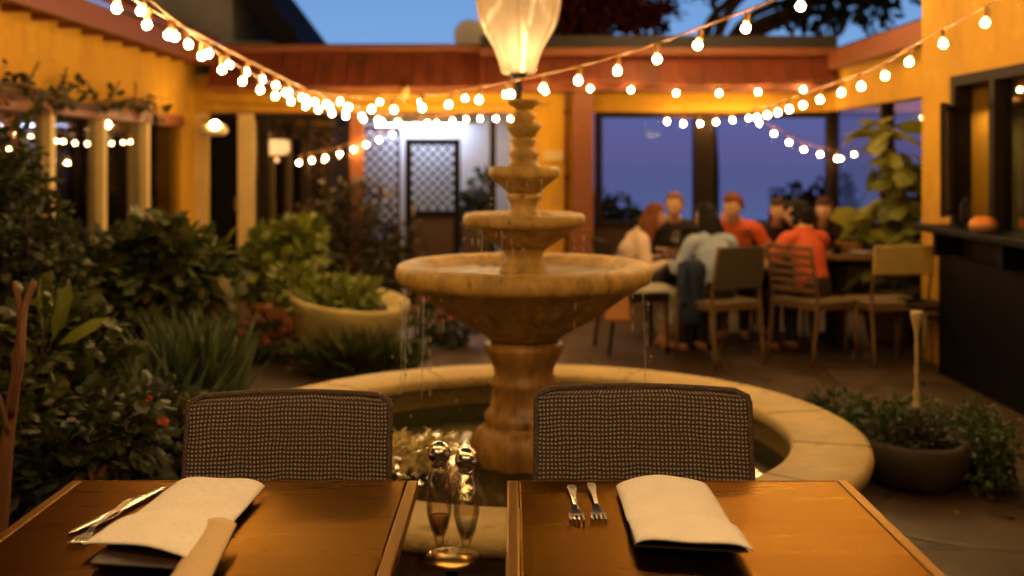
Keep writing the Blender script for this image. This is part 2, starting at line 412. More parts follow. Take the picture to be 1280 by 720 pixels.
P('handle', B((X(292, YB), X(294, YB), YB + .03, YB + .07, .95, 1.1)), M_brass, d)
# latticed black garden door
def lattice(x0, x1, y, z0, z1, step, r):
    bm = bmesh.new(); w_ = x1 - x0; h_ = z1 - z0; n = int((w_ + h_) / step) + 1
    for s in (1, -1):
        for k in range(1, n):
            c0 = k * step
            a = (max(0, c0 - h_), min(c0, h_)); e = (min(c0, w_), c0 - min(c0, w_))
            p0 = (a[0], a[1]); p1 = e
            if abs(p1[0] - p0[0]) < .02: continue
            f = (lambda q: (x0 + q[0], y + .005 * s, z0 + q[1])) if s == 1 else (lambda q: (x1 - q[0], y + .005 * s, z0 + q[1]))
            tube(bm, [f(p0), f(p1)], r, 4)
    return bm
x0, x1 = X(506, YB), X(575, YB)
g = thing('garden_door', 'black framed door with diamond lattice glazing in the bright opening', 'door', ((x0 + x1) / 2, YB + .06, 0))
P('frame', B((x0, x0 + .07, YB + .02, YB + .1, 0, 1.73), (x1 - .07, x1, YB + .02, YB + .1, 0, 1.73), (x0 + .07, x1 - .07, YB + .02, YB + .1, 1.66, 1.73), (x0 + .07, x1 - .07, YB + .02, YB + .1, .88, .95)), M_black, g)
P('panel', B((x0 + .07, x1 - .07, YB + .04, YB + .08, 0, .88)), M_brown, g)
P('lattice', lattice(x0 + .07, x1 - .07, YB + .06, .95, 1.66, .105, .011), M_black, g)
P('handle', B((x0 + .085, x0 + .1, YB - .03, YB + .02, .9, 1.02)), M_brass, g)
# trellises
for (ua, ub, lb) in ((438, 500, 'wooden diamond trellis panel left of the lattice door'), (385, 438, 'wooden diamond trellis panel before the dark glazing')):
    xa, xb = X(ua, 11.3), X(ub, 11.3)
    g = thing('trellis', lb, 'trellis', ((xa + xb) / 2, 11.3, 0), group='trellis panels at the back')
    P('lattice', lattice(xa + .03, xb - .03, 11.3, .04, 1.82, .11, .011), M_darkwood, g)
    P('frame', B((xa, xa + .03, 11.28, 11.32, 0, 1.86), (xb - .03, xb, 11.28, 11.32, 0, 1.86), (xa + .03, xb - .03, 11.28, 11.32, 1.82, 1.86)), M_darkwood, g)
# fluorescent tube on the white wall
g = thing('ceiling_tube', 'long white fluorescent tube glowing on the white wall', 'lamp', (X(525, 13), 13.2, 1.93))
bm = bmesh.new(); tube(bm, [(X(468, 13), 13.2, 1.92), (X(580, 13), 13.2, 1.92)], .02, 10); P('tube', bm, M_tube, g, True)
P('housing', B((X(464, 13), X(584, 13), 13.16, 13.5, 1.945, 2.0)), M_white, g)
# small objects on facade
g = thing('wall_plaque', 'small cream plaque on the ochre wall beside the brown post', 'plaque', (X(693, YB), YB, 1.53))
P('plate', B((X(680, YB), X(704, YB), YB - .03, YB - .001, 1.49, 1.60)), M_trim, g, bevel=.006)
g = thing('beam_lamp', 'small brass bracket lamp fixed on the beam under the roof edge', 'lamp', (X(507, 11), 11.3, 2.2))
bm = bmesh.new(); lathe(bm, [(0, 2.30), (.035, 2.29), (.04, 2.22), (.028, 2.15), (.02, 2.10), (0, 2.09)], 16, (X(507, 11), 10.98)); P('shade', bm, M_brass, g, True)
bm = bmesh.new(); tube(bm, [(X(507, 11), 10.98, 2.29), (X(507, 11), 11.03, 2.34)], .008); P('bracket', bm, M_brass, g)

# ------------------------------------------------------------------ chandelier behind glass
M_lit = mat('lit amber glass', (1, .7, .4), .4, emit=(1, .55, .18), es=9)
g = thing('chandelier', 'small lit amber chandelier behind the dark glazing', 'lamp', (X(345, 12.3), 12.3, 2.36))
bm = bmesh.new(); lathe(bm, [(.10, 1.56), (.155, 1.60), (.15, 1.72), (.10, 1.735)], 24, (X(345, 12.3), 12.3)); P('shade', bm, M_lit, g, True)
bm = bmesh.new(); tube(bm, [(X(345, 12.3), 12.3, 1.72), (X(345, 12.3), 12.3, 2.36)], .008); P('rod', bm, M_brass, g)
bm = bmesh.new(); bmesh.ops.create_uvsphere(bm, u_segments=12, v_segments=8, radius=.03, matrix=Matrix.Translation((X(346, 12.3), 12.3, 1.50))); P('drop', bm, M_lit, g, True)

# ------------------------------------------------------------------ right wing
XR = 3.12
b = thing('bar_wing', 'tall ochre stucco wing on the right with a service window and bar ledge', 'building', (XR, 8, 0))
P('wall', B((XR, XR + .25, 2.4, 8.12, 2.09, 4.6), (XR, XR + .25, 7.55, 8.12, 0, 2.09), (XR, XR + .25, 2.4, 3.4, 0, 2.09), (XR + .25, 6.8, 7.90, 8.12, 2.3, 4.6), (XR + .02, XR + .22, 3.4, 7.55, 0, 1.0)), [M_wall], b)
P('lower_panel', B((XR - .012, XR - .002, 3.4, 7.5, 0, .98)), M_darkwood, b)
P('window_frame', B((XR - .02, XR + .1, 7.47, 7.55, 1.0, 2.09), (XR - .02, XR + .1, 3.4, 7.47, 2.02, 2.09), (XR - .02, XR + .1, 6.86, 6.93, 1.0, 2.02), (XR - .02, XR + .1, 5.3, 5.38, 1.0, 2.02)), M_darkwood, b)
P('window_pane', B((XR + .05, XR + .056, 5.38, 6.86, 1.0, 2.02)), M_pane, b)
P('window_pane', B((XR + .05, XR + .056, 3.4, 5.3, 1.0, 2.02)), M_pane, b)
P('roof', B((XR - .15, 6.9, 2.2, 8.3, 4.6, 4.75)), M_roofdark, b)
P('interior_wall', B((6.6, 6.7, 2.4, 7.9, 0, 2.5), (XR + .26, 6.6, 7.80, 7.89, 0, 2.3), (XR + .26, 6.6, 2.4, 2.5, 0, 2.5), (XR + .26, 6.6, 2.5, 7.8, 2.45, 2.55)), mat('olive interior wall', (.26, .24, .06), .8, var=.4), b)
bm = bmesh.new()
# open casement leaning into the courtyard
cm = thing('casement_window', 'open dark framed casement window leaning out beside the ochre pillar', 'window', (XR - .02, 7.5, 0), rz=math.radians(-28))
obj('frame', B((-.03, .01, -.04, .0, 1.12, 1.88), (-.03, .01, -.5, -.46, 1.12, 1.88), (-.03, .01, -.46, -.04, 1.84, 1.88), (-.03, .01, -.46, -.04, 1.12, 1.16)), M_darkwood, cm)
obj('pane', B((-.014, -.008, -.46, -.04, 1.16, 1.84)), M_pane, cm)
# bar ledge
g = thing('bar_counter', 'long black bar ledge running under the service window on the right', 'counter', (XR, 6.5, 0))
P('countertop', B((2.86, XR + .2, 4.2, 7.62, 1.0, 1.045)), M_black, g, bevel=.008)
for y in (4.4, 5.4, 6.4, 7.4):
    P('bracket', B((2.93, XR - .015, y - .03, y + .03, .84, 1.0)), M_black, g)
P('front_panel', B((3.0, 3.03, 4.3, 7.5, 0, .84)), M_black, g)
g = thing('bread_basket', 'orange cloth lined basket standing on the black bar ledge', 'basket', (2.97, 6.72, 1.045))
bm = bmesh.new(); lathe(bm, [(0, 0), (.07, 0), (.085, .03), (.09, .05), (.08, .05)], 24); obj('basket', bm, mat('wicker', (.3, .14, .05), .7, bump=.6), g, True)
bm = bmesh.new(); lathe(bm, [(.08, .045), (.075, .07), (.045, .095), (.02, .10), (0, .10)], 24, flute=lambda i, z, t: 1 + .1 * math.cos(5 * t + i)); obj('cloth', bm, mat('orange cloth', (.65, .20, .04), .8), g, True)
g = thing('bottle', 'clear bottle on the black bar ledge near the window corner', 'bottle', (3.02, 7.1, 1.045))
bm = bmesh.new(); lathe(bm, [(0, 0), (.035, 0), (.037, .15), (.015, .2), (.013, .26), (0, .26)], 16); obj('glass', bm, M_clear, g, True)

g = thing('pendant_lamp', 'lit amber pendant lamp inside the right wing behind the service window', 'lamp', (3.52, 7.4, 2.45))
bm = bmesh.new(); tube(bm, [(0, 0, 0), (0, 0, -.38)], .006); obj('cord', bm, M_black, g)
bm = bmesh.new(); lathe(bm, [(.03, -.36), (.10, -.46), (.14, -.56), (.13, -.57), (.09, -.47), (.02, -.375)], 24); obj('shade', bm, M_brass, g, True)
bm = bmesh.new(); bmesh.ops.create_uvsphere(bm, u_segments=16, v_segments=10, radius=.05, matrix=Matrix.Translation((0, 0, -.50))); obj('bulb', bm, mat('lit pendant bulb', (1, .8, .5), .3, emit=(1, .62, .22), es=110), g, True)
for k, (y, z) in enumerate(((5.2, 1.5), (6.0, 1.4))):
    t = thing('wall_picture', ('framed pale picture on the olive wall inside the service window', 'second framed picture deeper inside the service window')[k], 'picture', (6.58, y, z))
    obj('frame', B((-.02, .01, -.3, .3, -.22, .22)), M_darkwood, t); obj('sheet', B((-.026, -.021, -.26, .26, -.18, .18)), M_trim, t)
# porch side wall (beyond the wing) with glazing
b = thing('porch_screen', 'dark framed glass side screen of the porch behind the leafy plant', 'window', (3.42, 9.8, 0))
P('frame', B((3.38, 3.5, 8.12, 8.2, 0, 2.02), (3.38, 3.5, 9.75, 9.82, 0, 2.02), (3.38, 3.5, 11.4, 11.49, 0, 2.02), (3.38, 3.5, 8.2, 11.4, 0, .7)), M_darkwood, b)
P('beam', B((3.36, 3.52, 8.13, 11.49, 2.02, 2.5)), M_wall, b)
P('pane', B((3.43, 3.436, 8.2, 11.4, .7, 2.02)), M_pane, b)
g = thing('porch_roof', 'rust red lean-to roof strip between the back roof and the right wing', 'roof', (3.4, 9.6, 2.5))
P('fascia', B((3.22, 3.34, 8.14, 10.88, 2.42, 2.60)), M_wood, g)
P('deck', B((3.34, 6.0, 8.14, 11.4, 2.52, 2.66)), M_roofdark, g)

# ------------------------------------------------------------------ upper house behind
b = thing('neighbour_house', 'grey rendered upper storey with a dark sloping roof behind the left eave', 'building', (X(300, 15), 15.5, 0))
P('wall', B((X(150, 15), X(352, 15), 15, 18, 0, Z(52, 15)), (X(150, 15), X(290, 15), 15.02, 17.9, Z(52, 15), Z(-40, 15))), M_grey, b)
bm = bmesh.new()
pr = [at(272, -45, 14.7), at(300, -50, 14.7), at(374, 48, 14.7), at(374, 62, 14.7), at(350, 60, 14.7)]
a_ = [bm.verts.new(p) for p in pr]; c_ = [bm.verts.new(p + Vector((0, 3.6, 0))) for p in pr]
bm.faces.new(a_); bm.faces.new(c_[::-1])
for i in range(5): bm.faces.new((a_[i], a_[(i + 1) % 5], c_[(i + 1) % 5], c_[i]))
P('roof', bm, M_roofdark, b)
g = thing('satellite_dish', 'grey satellite dish standing on the back roof against the sky', 'dish', (X(590, 12.5), 12.5, 2.6))
bm = bmesh.new(); lathe(bm, [(0, 0), (.10, .012), (.19, .04), (.24, .07), (.23, .075), (.17, .045), (0, .01)], 28)
o = obj('dish', bm, M_grey, g, True); o.location = (0, 0, .30); o.rotation_euler = (math.radians(70), 0, math.radians(20))
bm = bmesh.new(); tube(bm, [(0, .02, 0), (0, .02, .3)], .015); obj('mast', bm, M_grey, g)

# ------------------------------------------------------------------ fountain
FX, FY = .052, 4.63
s = FY / F
def fz(v): return HC - (v - 200) * s
g = thing('stone_fountain', 'tall sandstone fountain with tiered bowls rising from the round pool', 'fountain', (FX, FY, 0))
def lp(name, prof, m, flute=None, n=72, z0=0):
    bm = bmesh.new(); lathe(bm, [(r * s, fz(v)) for r, v in prof], n, flute=flute)
    return obj(name, bm, m, g, True)
lp('pedestal', [(60, 628), (66, 600), (66, 592), (58, 588), (60, 575), (64, 560), (62, 545), (54, 533), (47, 529), (49, 524), (49, 516), (43, 510), (40, 498), (39, 484), (43, 478), (42, 474), (37, 468), (38, 458), (44, 446), (49, 436), (50, 430), (46, 426), (40, 424), (0, 424)], M_stone2,
   lambda i, z, t: 1 + (.055 * math.cos(10 * t) if 4 <= i <= 7 else (.03 * math.cos(10 * t) if i in (3, 8) else 0)) + .006 * math.sin(3 * t + z * 40))
bas = [(0, 425), (34, 425), (46, 422), (50, 418), (62, 410), (84, 398), (108, 381), (130, 365), (143, 357), (150, 354), (157, 351), (160, 345), (160, 337), (157, 331), (150, 328), (140, 328), (130, 330), (124, 335), (112, 345), (80, 356), (0, 360)]
lp('basin_bowl', bas, [M_stone], lambda i, z, t: 1 + (.018 * math.cos(36 * t) if 4 <= i <= 8 else 0) + .004 * math.sin(5 * t), 216)
lp('stem', [(36, 356), (34, 346), (31, 342), (31, 338), (27, 335), (28, 330), (25, 326), (23, 318), (30, 309)], M_stone)
lp('middle_bowl', [(0, 311), (28, 311), (36, 306), (48, 297), (60, 288), (68, 283), (74, 281), (76, 277), (76, 271), (73, 267), (68, 266), (61, 268), (50, 275), (0, 280)], [M_stone], lambda i, z, t: 1 + (.02 * math.cos(24 * t) if 3 <= i <= 5 else 0), 144)
lp('stem', [(24, 278), (22, 268), (18, 264), (17, 256), (19, 250), (22, 247), (20, 243), (18, 241)], M_stone)
lp('upper_bowl', [(0, 242), (18, 242), (24, 237), (33, 229), (40, 223), (44, 220), (45, 216), (44, 211), (41, 208), (36, 209), (28, 214), (0, 216)], M_stone, None, 72)
lp('stem', [(19, 216), (20, 208), (19, 205), (16, 202), (17, 197), (19, 193), (18, 189), (13, 186), (13, 181), (17, 176), (13, 172)], M_stone)
lp('small_bowl', [(0, 173), (12, 173), (15, 170), (19, 164), (22, 160), (22, 156), (20, 153), (14, 154), (0, 156)], M_stone, None, 48)
lp('stem', [(10, 156), (12, 150), (15, 147), (15, 143), (11, 140), (9, 137)], M_stone, None, 48)
lp('top_cup', [(0, 138), (9, 138), (13, 134), (19, 130), (21, 127), (20, 125), (14, 126), (0, 129)], M_stone, None, 48)
M_bw = mat('rippled basin water', (.10, .06, .03), .03, spec=.7, bump=1.0, bscale=45)
for r, v in ((123, 339), (60, 270), (34, 212)):
    lp('water_surface', [(0, v), (r * .5, v), (r, v)], M_bw)
# drips falling from the rims
rs = random.Random(3)
wt = thing('falling_water', 'thin strands and drops of water falling from the fountain rims', 'water', (FX, FY, 0))
bm = bmesh.new()
for (u, v0, v1, rr) in ((509, 352, 440, 158), (512, 352, 460, 158), (517, 352, 445, 158), (530, 356, 400, 155), (514, 352, 450, 158), (521, 352, 420, 158), (506, 352, 400, 158), (640, 278, 330, 76), (601, 282, 330, 76), (592, 280, 300, 76), (620, 285, 325, 76), (715, 282, 330, 76), (728, 280, 310, 76), (780, 355, 400, 158), (800, 352, 440, 158), (560, 358, 382, 150), (711, 358, 395, 155), (545, 356, 470, 150)):
    x = (u - 655) * s; q = rr * s; y = -math.sqrt(max(q * q - x * x, 0))
    v = v0
    while v < v1:
        ln = rs.uniform(4, 13); jx = rs.uniform(-.006, .006); r = rs.uniform(.0012, .0034)
        tube(bm, [(x + jx, y, fz(v)), (x + jx + rs.uniform(-.003, .003), y, fz(v + ln))], [r * .5, r], 5)
        v += ln + rs.uniform(3, 14)
for (u, v0, v1, rr) in ((511, 352, 470, 158), (516, 352, 476, 158), (538, 356, 480, 154), (628, 284, 328, 76), (604, 283, 326, 76), (795, 352, 470, 158), (634, 224, 262, 44), (676, 224, 262, 44)):
    x = (u - 655) * s; q = rr * s; y = -math.sqrt(max(q * q - x * x, 0)); pts = []
    for k in range(9):
        v = v0 + (v1 - v0) * k / 8; pts.append((x * (1 + .02 * k / 8) + rs.uniform(-.002, .002), y * (1 + .03 * k / 8), fz(v)))
    tube(bm, pts, [.0022, .0016, .0013, .0016, .0012, .0015, .0011, .0014, .0008], 6)
obj('strand', bm, M_drop, wt, True)
bm = bmesh.new()
for k in range(90):
    a = rs.uniform(0, 2 * PI); q = rs.choice([(158, 352, 590), (76, 282, 335), (45, 224, 268)])
    rr = q[0] * s * rs.uniform(.97, 1.08); v = rs.uniform(q[1], q[2])
    bmesh.ops.create_icosphere(bm, subdivisions=1, radius=rs.uniform(.002, .006), matrix=Matrix.Translation((rr * math.cos(a), rr * math.sin(a), fz(v))))
obj('drop', bm, M_drop, wt, True)

# pool ring
PX = .085
g = thing('pool_surround', 'round pale stone coping wall around the fountain pool', 'pool', (PX, FY, 0))
bm = bmesh.new(); lathe(bm, [(1.11, .02), (1.11, .285), (1.095, .29), (1.09, .30), (1.09, .335), (1.105, .35), (1.385, .35), (1.405, .34), (1.41, .32), (1.405, .295), (1.39, .285), (1.35, .28), (1.35, 0)], 128)
obj('coping', bm, M_coping, g, True)
for k in range(14):
    a = k * 2 * PI / 14 + .2; jn = bmesh.new()
    tube(jn, [(1.10 * math.cos(a), 1.10 * math.sin(a), .3485), (1.40 * math.cos(a), 1.40 * math.sin(a), .3485)], .0035, 4); obj('joint', jn, M_brown, g)
bm = bmesh.new(); lathe(bm, [(0, .02), (1.10, .021)], 64); obj('pool_floor', bm, M_potdark, g)
w_ = obj('pool_water', ([(1.1 * math.cos(k * PI / 48), 1.1 * math.sin(k * PI / 48), 0) for k in range(96)], [tuple(range(96))]), M_water, loc=(PX, FY, .20))
tag(w_, kind='structure')

# straw coloured floating plant in the pool
fl_ = thing('water_plant', 'cluster of pale yellow leaves floating in the pool behind the left chair', 'plant', (X(514, 4.45), 4.45, .20))
rsn = np.random.RandomState(5)
n = 420; Pn = np.c_[rsn.normal(0, .085, n), rsn.normal(0, .06, n), rsn.uniform(.0, .14, n)]
o = obj('foliage', leaves(Pn, rsn.normal(0, 1, (n, 3)) + [0, 0, .4], .045, .45, seed=4), M_straw, fl_)

# ------------------------------------------------------------------ lamp post with tulip lantern
LX, LY = X(648, 6.35), 6.35
g = thing('lamp_post', 'slim dark lamp post with a glowing tulip shaped glass lantern behind the fountain', 'street lamp', (LX, LY, 0))
q = LY / F
bm = bmesh.new(); lathe(bm, [(0, 0), (.11, 0), (.11, .05), (.07, .09), (.05, .25), (.022, .32), (.02, 1.9), (.03, 1.93), (.02, 1.96), (.045, 2.0), (.055, 2.02), (.05, 2.035), (0, 2.035)], 20); obj('post', bm, M_black, g, True)
def lz(v): return HC - (v - 200) * q
lpf = [(20, 92), (22, 84), (25, 72), (30, 60), (39, 45), (47, 30), (51, 12), (53, -6), (54, -22)]
M_lant = mat('frosted lantern glass', (.9, .75, .55), .35, emit=(1, .55, .24), es=1.15, var=.3, vscale=9)
# brighter glow low down comes from the lit bulb; the glass itself is translucent
def lantern_mat():
    m = bpy.data.materials.new('crackled lantern glass'); m.use_nodes = True; n = m.node_tree.nodes; l = m.node_tree.links; n.remove(n['Principled BSDF'])
    tr = n.new('ShaderNodeBsdfTranslucent'); tr.inputs[0].default_value = (.95, .84, .74, 1)
    df = n.new('ShaderNodeBsdfGlossy'); df.inputs['Roughness'].default_value = .15
    tp = n.new('ShaderNodeBsdfTransparent'); tp.inputs[0].default_value = (.9, .8, .65, 1)
    nz = n.new('ShaderNodeTexNoise'); nz.inputs['Scale'].default_value = 9; nz.inputs['Detail'].default_value = 4
    tcn = n.new('ShaderNodeTexCoord'); l.new(tcn.outputs['Object'], nz.inputs[0])
    r = n.new('ShaderNodeMapRange'); r.inputs[1].default_value = .42; r.inputs[2].default_value = .60; r.inputs[3].default_value = .02; r.inputs[4].default_value = .20; l.new(nz.outputs[0], r.inputs[0])
    a = n.new('ShaderNodeMixShader'); l.new(r.outputs[0], a.inputs[0]); l.new(tr.outputs[0], a.inputs[1]); l.new(tp.outputs[0], a.inputs[2])
    c = n.new('ShaderNodeMixShader'); c.inputs[0].default_value = .12; l.new(a.outputs[0], c.inputs[1]); l.new(df.outputs[0], c.inputs[2])
    l.new(c.outputs[0], n['Material Output'].inputs[0]); return m
bm = bmesh.new(); lathe(bm, [(r * q, lz(v)) for r, v in lpf], 40, flute=lambda i, z, t: 1 + .02 * math.cos(6 * t)); obj('lantern_glass', bm, lantern_mat(), g, True)
for k in range(6):
    a = k * PI / 3 + PI / 2
    bm = bmesh.new(); tube(bm, [((r + 1) * q * math.cos(a), (r + 1) * q * math.sin(a), lz(v)) for r, v in lpf], .004, 6); obj('rib', bm, M_brass, g, True)
bm = bmesh.new(); lathe(bm, [(56 * q, lz(-22)), (58 * q, lz(-26)), (44 * q, lz(-40)), (22 * q, lz(-54)), (8 * q, lz(-60)), (6 * q, lz(-68)), (0, lz(-72))], 32); obj('cap', bm, M_black, g, True)
bm = bmesh.new(); lathe(bm, [(0, 2.05), (.03, 2.06), (.05, 2.14), (.062, 2.24), (.04, 2.33), (0, 2.35)], 16)
obj('lamp_bulb', bm, mat('lit lantern bulb', (1, .7, .4), .4, emit=(1, .62, .25), es=6), g, True)

# ------------------------------------------------------------------ string lights
bulb_me = None
def bulb_mesh(r):
    bm = bmesh.new(); bmesh.ops.create_icosphere(bm, subdivisions=2, radius=r)
    for v in bm.verts:
        if v.co.z > 0: v.co.z *= 1.15
    me = bpy.data.meshes.new('bulb'); bm.to_mesh(me); bm.free(); me.shade_smooth(); return me
def sock_mesh():
    bm = bmesh.new(); lathe(bm, [(0, .075), (.012, .075), (.014, .06), (.014, .03), (.010, .026), (0, .026)], 10)
    me = bpy.data.meshes.new('socket'); bm.to_mesh(me); bm.free(); me.materials.append(M_cable); return me
BM = bulb_mesh(.0185); BM.materials.append(M_bulb)
BF = bulb_mesh(.0155); BF.materials.append(M_bulbfar)
SM = sock_mesh()
def string(label, pts, step, me=BM, sag=.0, phase=.5, jit=.1, seed=0, cr=.005, span=(0, 1)):
    rs = random.Random(seed)
    t = thing('string_lights', label, 'string lights', (0, 0, 0), group='festoon strings of warm round bulbs')
    path = smooth_path(pts, 14)
    c = Vector(path[0]); t.location = c
    bm = bmesh.new(); tube(bm, [p - c for p in path], cr, 6); obj('cable', bm, M_cable, t, True)
    acc = step * phase; nb = 0; tot = sum((q - p).length for p, q in zip(path, path[1:])); run = 0
    for a, b2 in zip(path, path[1:]):
        ln = (b2 - a).length
        while acc <= ln:
            p = a.lerp(b2, acc / ln) - c
            if not span[0] <= (run + acc) / tot <= span[1]: acc += step; continue
            bo = bpy.data.objects.new('bulb', me); C.objects.link(bo); bo.parent = t
            bo.location = p + Vector((0, 0, -.078)); bo.rotation_euler = (rs.uniform(-.25, .25), rs.uniform(-.25, .25), 0)
            so = bpy.data.objects.new('socket', SM); C.objects.link(so); so.parent = bo
            acc += step * rs.uniform(1 - jit, 1 + jit); nb += 1
        acc -= ln; run += ln
    return t
# A: from the near left eave down to the back centre
string('steep bulb string falling from the top left corner to the middle of the back beam', [at(60, -75, 3.6), at(165, -2, 4.4), at(250, 44, 5.6), at(330, 86, 7.0), at(400, 118, 8.6), at(480, 141, 10.2), at(560, 146, 11.0)], .40, seed=1)
string('second bulb string close below the steep left one', [at(120, -55, 4.0), at(235, 38, 5.2), at(300, 84, 6.3), at(360, 112, 7.6), at(430, 134, 9.4), at(500, 146, 10.9)], .46, seed=2, phase=.2)
string('long bulb string crossing from the top right past the lantern to the back left corner', [at(1120, -70, 4.2), at(985, -8, 4.55), at(898, 26, 4.8), at(795, 63, 5.3), at(702, 88, 5.8), at(620, 105, 6.3), at(545, 118, 6.8), at(475, 123, 7.3), at(400, 116, 7.9), at(345, 100, 8.4)], .30, seed=3)
string('level bulb string hung straight along the back beam', [at(400, 117, 10.95), at(520, 118, 10.8), at(640, 108, 10.75), at(750, 101, 10.8), at(852, 107, 10.8), at(962, 105, 10.85), at(1060, 98, 10.9)], .43, seed=4)
string('bulb string curving from the right wing wall down into the porch', [at(1330, -50, 4.6), at(1245, 1, 5.0), at(1157, 48, 5.6), at(1095, 84, 6.2), at(1045, 103, 6.8), at(990, 122, 7.6), at(940, 137, 8.8)], .33, seed=5)
string('low bulb string level across the porch windows', [at(946, 137, 11.3), at(900, 143, 11.35), at(860, 146, 11.38), at(822, 141, 11.4)], .17, seed=6, me=BF, cr=.004)
string('short bulb string dropping towards the leafy plant', [at(940, 138, 11.3), at(967, 158, 11.3), at(1005, 178, 11.3), at(1050, 190, 11.2)], .19, seed=7, me=BF, cr=.004)
string('bulb string rising before the dark glazing of the left opening', [at(372, 195, 11.2), at(420, 185, 11.15), at(470, 167, 11.1), at(520, 150, 11.05), at(580, 140, 11.0), at(640, 139, 11.0)], .155, seed=8, me=BF, cr=.004, phase=.1)
string('bulb string added behind the left wing glazing in place of reflected bulbs', [(-3.75, 7.6, 1.80), (-3.75, 8.6, 1.74), (-3.75, 9.6, 1.72), (-3.75, 10.6, 1.76)], .22, seed=9, me=BF, jit=.45, cr=.004)  # bulbs behind the glass stand in for a row mirrored in it
LT = (LX, LY, 2.80)  # strings from the cap and over the porch: unseen, added for table glare
string('added unseen bulb string running overhead from the lantern cap to the wall of the right wing', [LT, (1.0, 6.5, 2.72), (2.0, 6.9, 2.85), (XR, 7.4, 3.3)], .20, seed=11, span=(.22, .78))
string('second added unseen bulb string from the lantern cap to the nearer end of the right wing', [LT, (1.0, 6.0, 2.70), (2.0, 5.5, 2.78), (XR, 5.0, 3.2)], .20, seed=14, span=(.22, .75))
string('added unseen bulb string sagging over the porch roof from the right wing corner to the ridge', [(3.1, 8.0, 3.35), (2.6, 8.6, 3.18), (1.9, 9.5, 3.30), (.9, 11.2, 3.6)], .08, seed=16, span=(.05, .8))
string('added unseen bulb string running overhead from the lantern cap to the left eave', [LT, (-.9, 6.4, 2.72), (-2.0, 6.6, 2.72), (-3.1, 6.9, 2.9)], .26, seed=15, span=(.15, .7))
string('added unseen bulb string crossing overhead just above the two near tables', [(-3.1, 3.2, 3.0), (-1.4, 2.2, 2.55), (.3, 1.6, 2.5), (1.8, 2.1, 2.6), (XR, 2.8, 3.1)], .145, seed=12, span=(.2, .8))  # out of view, added to light the napkins and chair backs
string('added unseen bulb string crossing overhead behind the viewer', [(-3.1, .4, 2.9), (-1.2, -.1, 2.4), (.6, -.2, 2.35), (XR, .2, 2.9)], .18, seed=13, span=(.15, .85))  # added behind the camera as more light on the napkins

# corner flood lamp, cream housing
cx, cy = X(266, 10.6), 10.6
g = thing('corner_lamp', 'cream round wall lamp at the inner corner of the left wing', 'lamp', (cx, cy, Z(160, 10.6)))
bm = bmesh.new(); lathe(bm, [(0, .06), (.09, .05), (.14, .01), (.15, -.03), (.12, -.07), (0, -.08)], 28, squash=.8); obj('shade', bm, mat('cream enamel', (.75, .62, .40), .4), g, True)
bm = bmesh.new(); tube(bm, [(-.0, 0, .03), (-.12, .05, .09), (-.16, .30, .06)], .014); obj('bracket', bm, M_brass, g)
bm = bmesh.new(); bmesh.ops.create_uvsphere(bm, u_segments=12, v_segments=8, radius=.035, matrix=Matrix.Translation((.05, -.10, .03))); obj('bulb', bm, M_bulbfar, g, True)
# ------------------------------------------------------------------ near tables
M_ttop = mat('dark polished tabletop', (.026, .011, .003), .30, metal=.92, var=.5, vscale=2.2, stretch=(1, 9, 1), bump=.018, bscale=30, spec=.5)
M_tedge = mat('worn lit table edge', (.16, .075, .02), .4, metal=.8, var=.5, vscale=8, stretch=(8, 1, 8))  # lighter than the top: the lit edge lines are put into the colour
M_ttop.node_tree.nodes['Principled BSDF'].inputs['Specular Tint'].default_value = (.86, .62, .38, 1)
M_tedge.node_tree.nodes['Principled BSDF'].inputs['Specular Tint'].default_value = (1, .78, .5, 1)
def near_table(x0, x1, label):
    y0, y1 = 1.66, 2.468
    t = thing('table', label, 'table', ((x0 + x1) / 2, (y0 + y1) / 2, 0), group='near dining tables')
    e = .028
    P('tabletop', B((x0 + e, x1 - e, y0 + e, y1 - .012, .735, .760)), M_ttop, t, bevel=.003)
    P('edge_trim', B((x0, x0 + e - .002, y0, y1, .728, .759), (x1 - e + .002, x1, y0, y1, .728, .759), (x0 + e, x1 - e, y0, y0 + e - .002, .728, .759), (x0 + e - .002, x1 - e + .002, y1 - .010, y1, .728, .7595)), M_tedge, t, bevel=.004)
    P('apron', B((x0 + .06, x1 - .06, y0 + .06, y0 + .08, .66, .733), (x0 + .06, x1 - .06, y1 - .08, y1 - .06, .66, .733)), M_darkwood, t)
    for sx in (x0 + .09, x1 - .09):
        for sy in (y0 + .09, y1 - .09):
            P('leg', B((sx - .025, sx + .025, sy - .025, sy + .025, 0, .733)), M_darkwood, t)
    return t
near_table(X(90, 2.468), X(523, 2.468), 'dark polished square table in the near left under a creased napkin')
near_table(X(634, 2.468), X(1060, 2.468), 'dark polished square table in the near right with a broad orange glare')

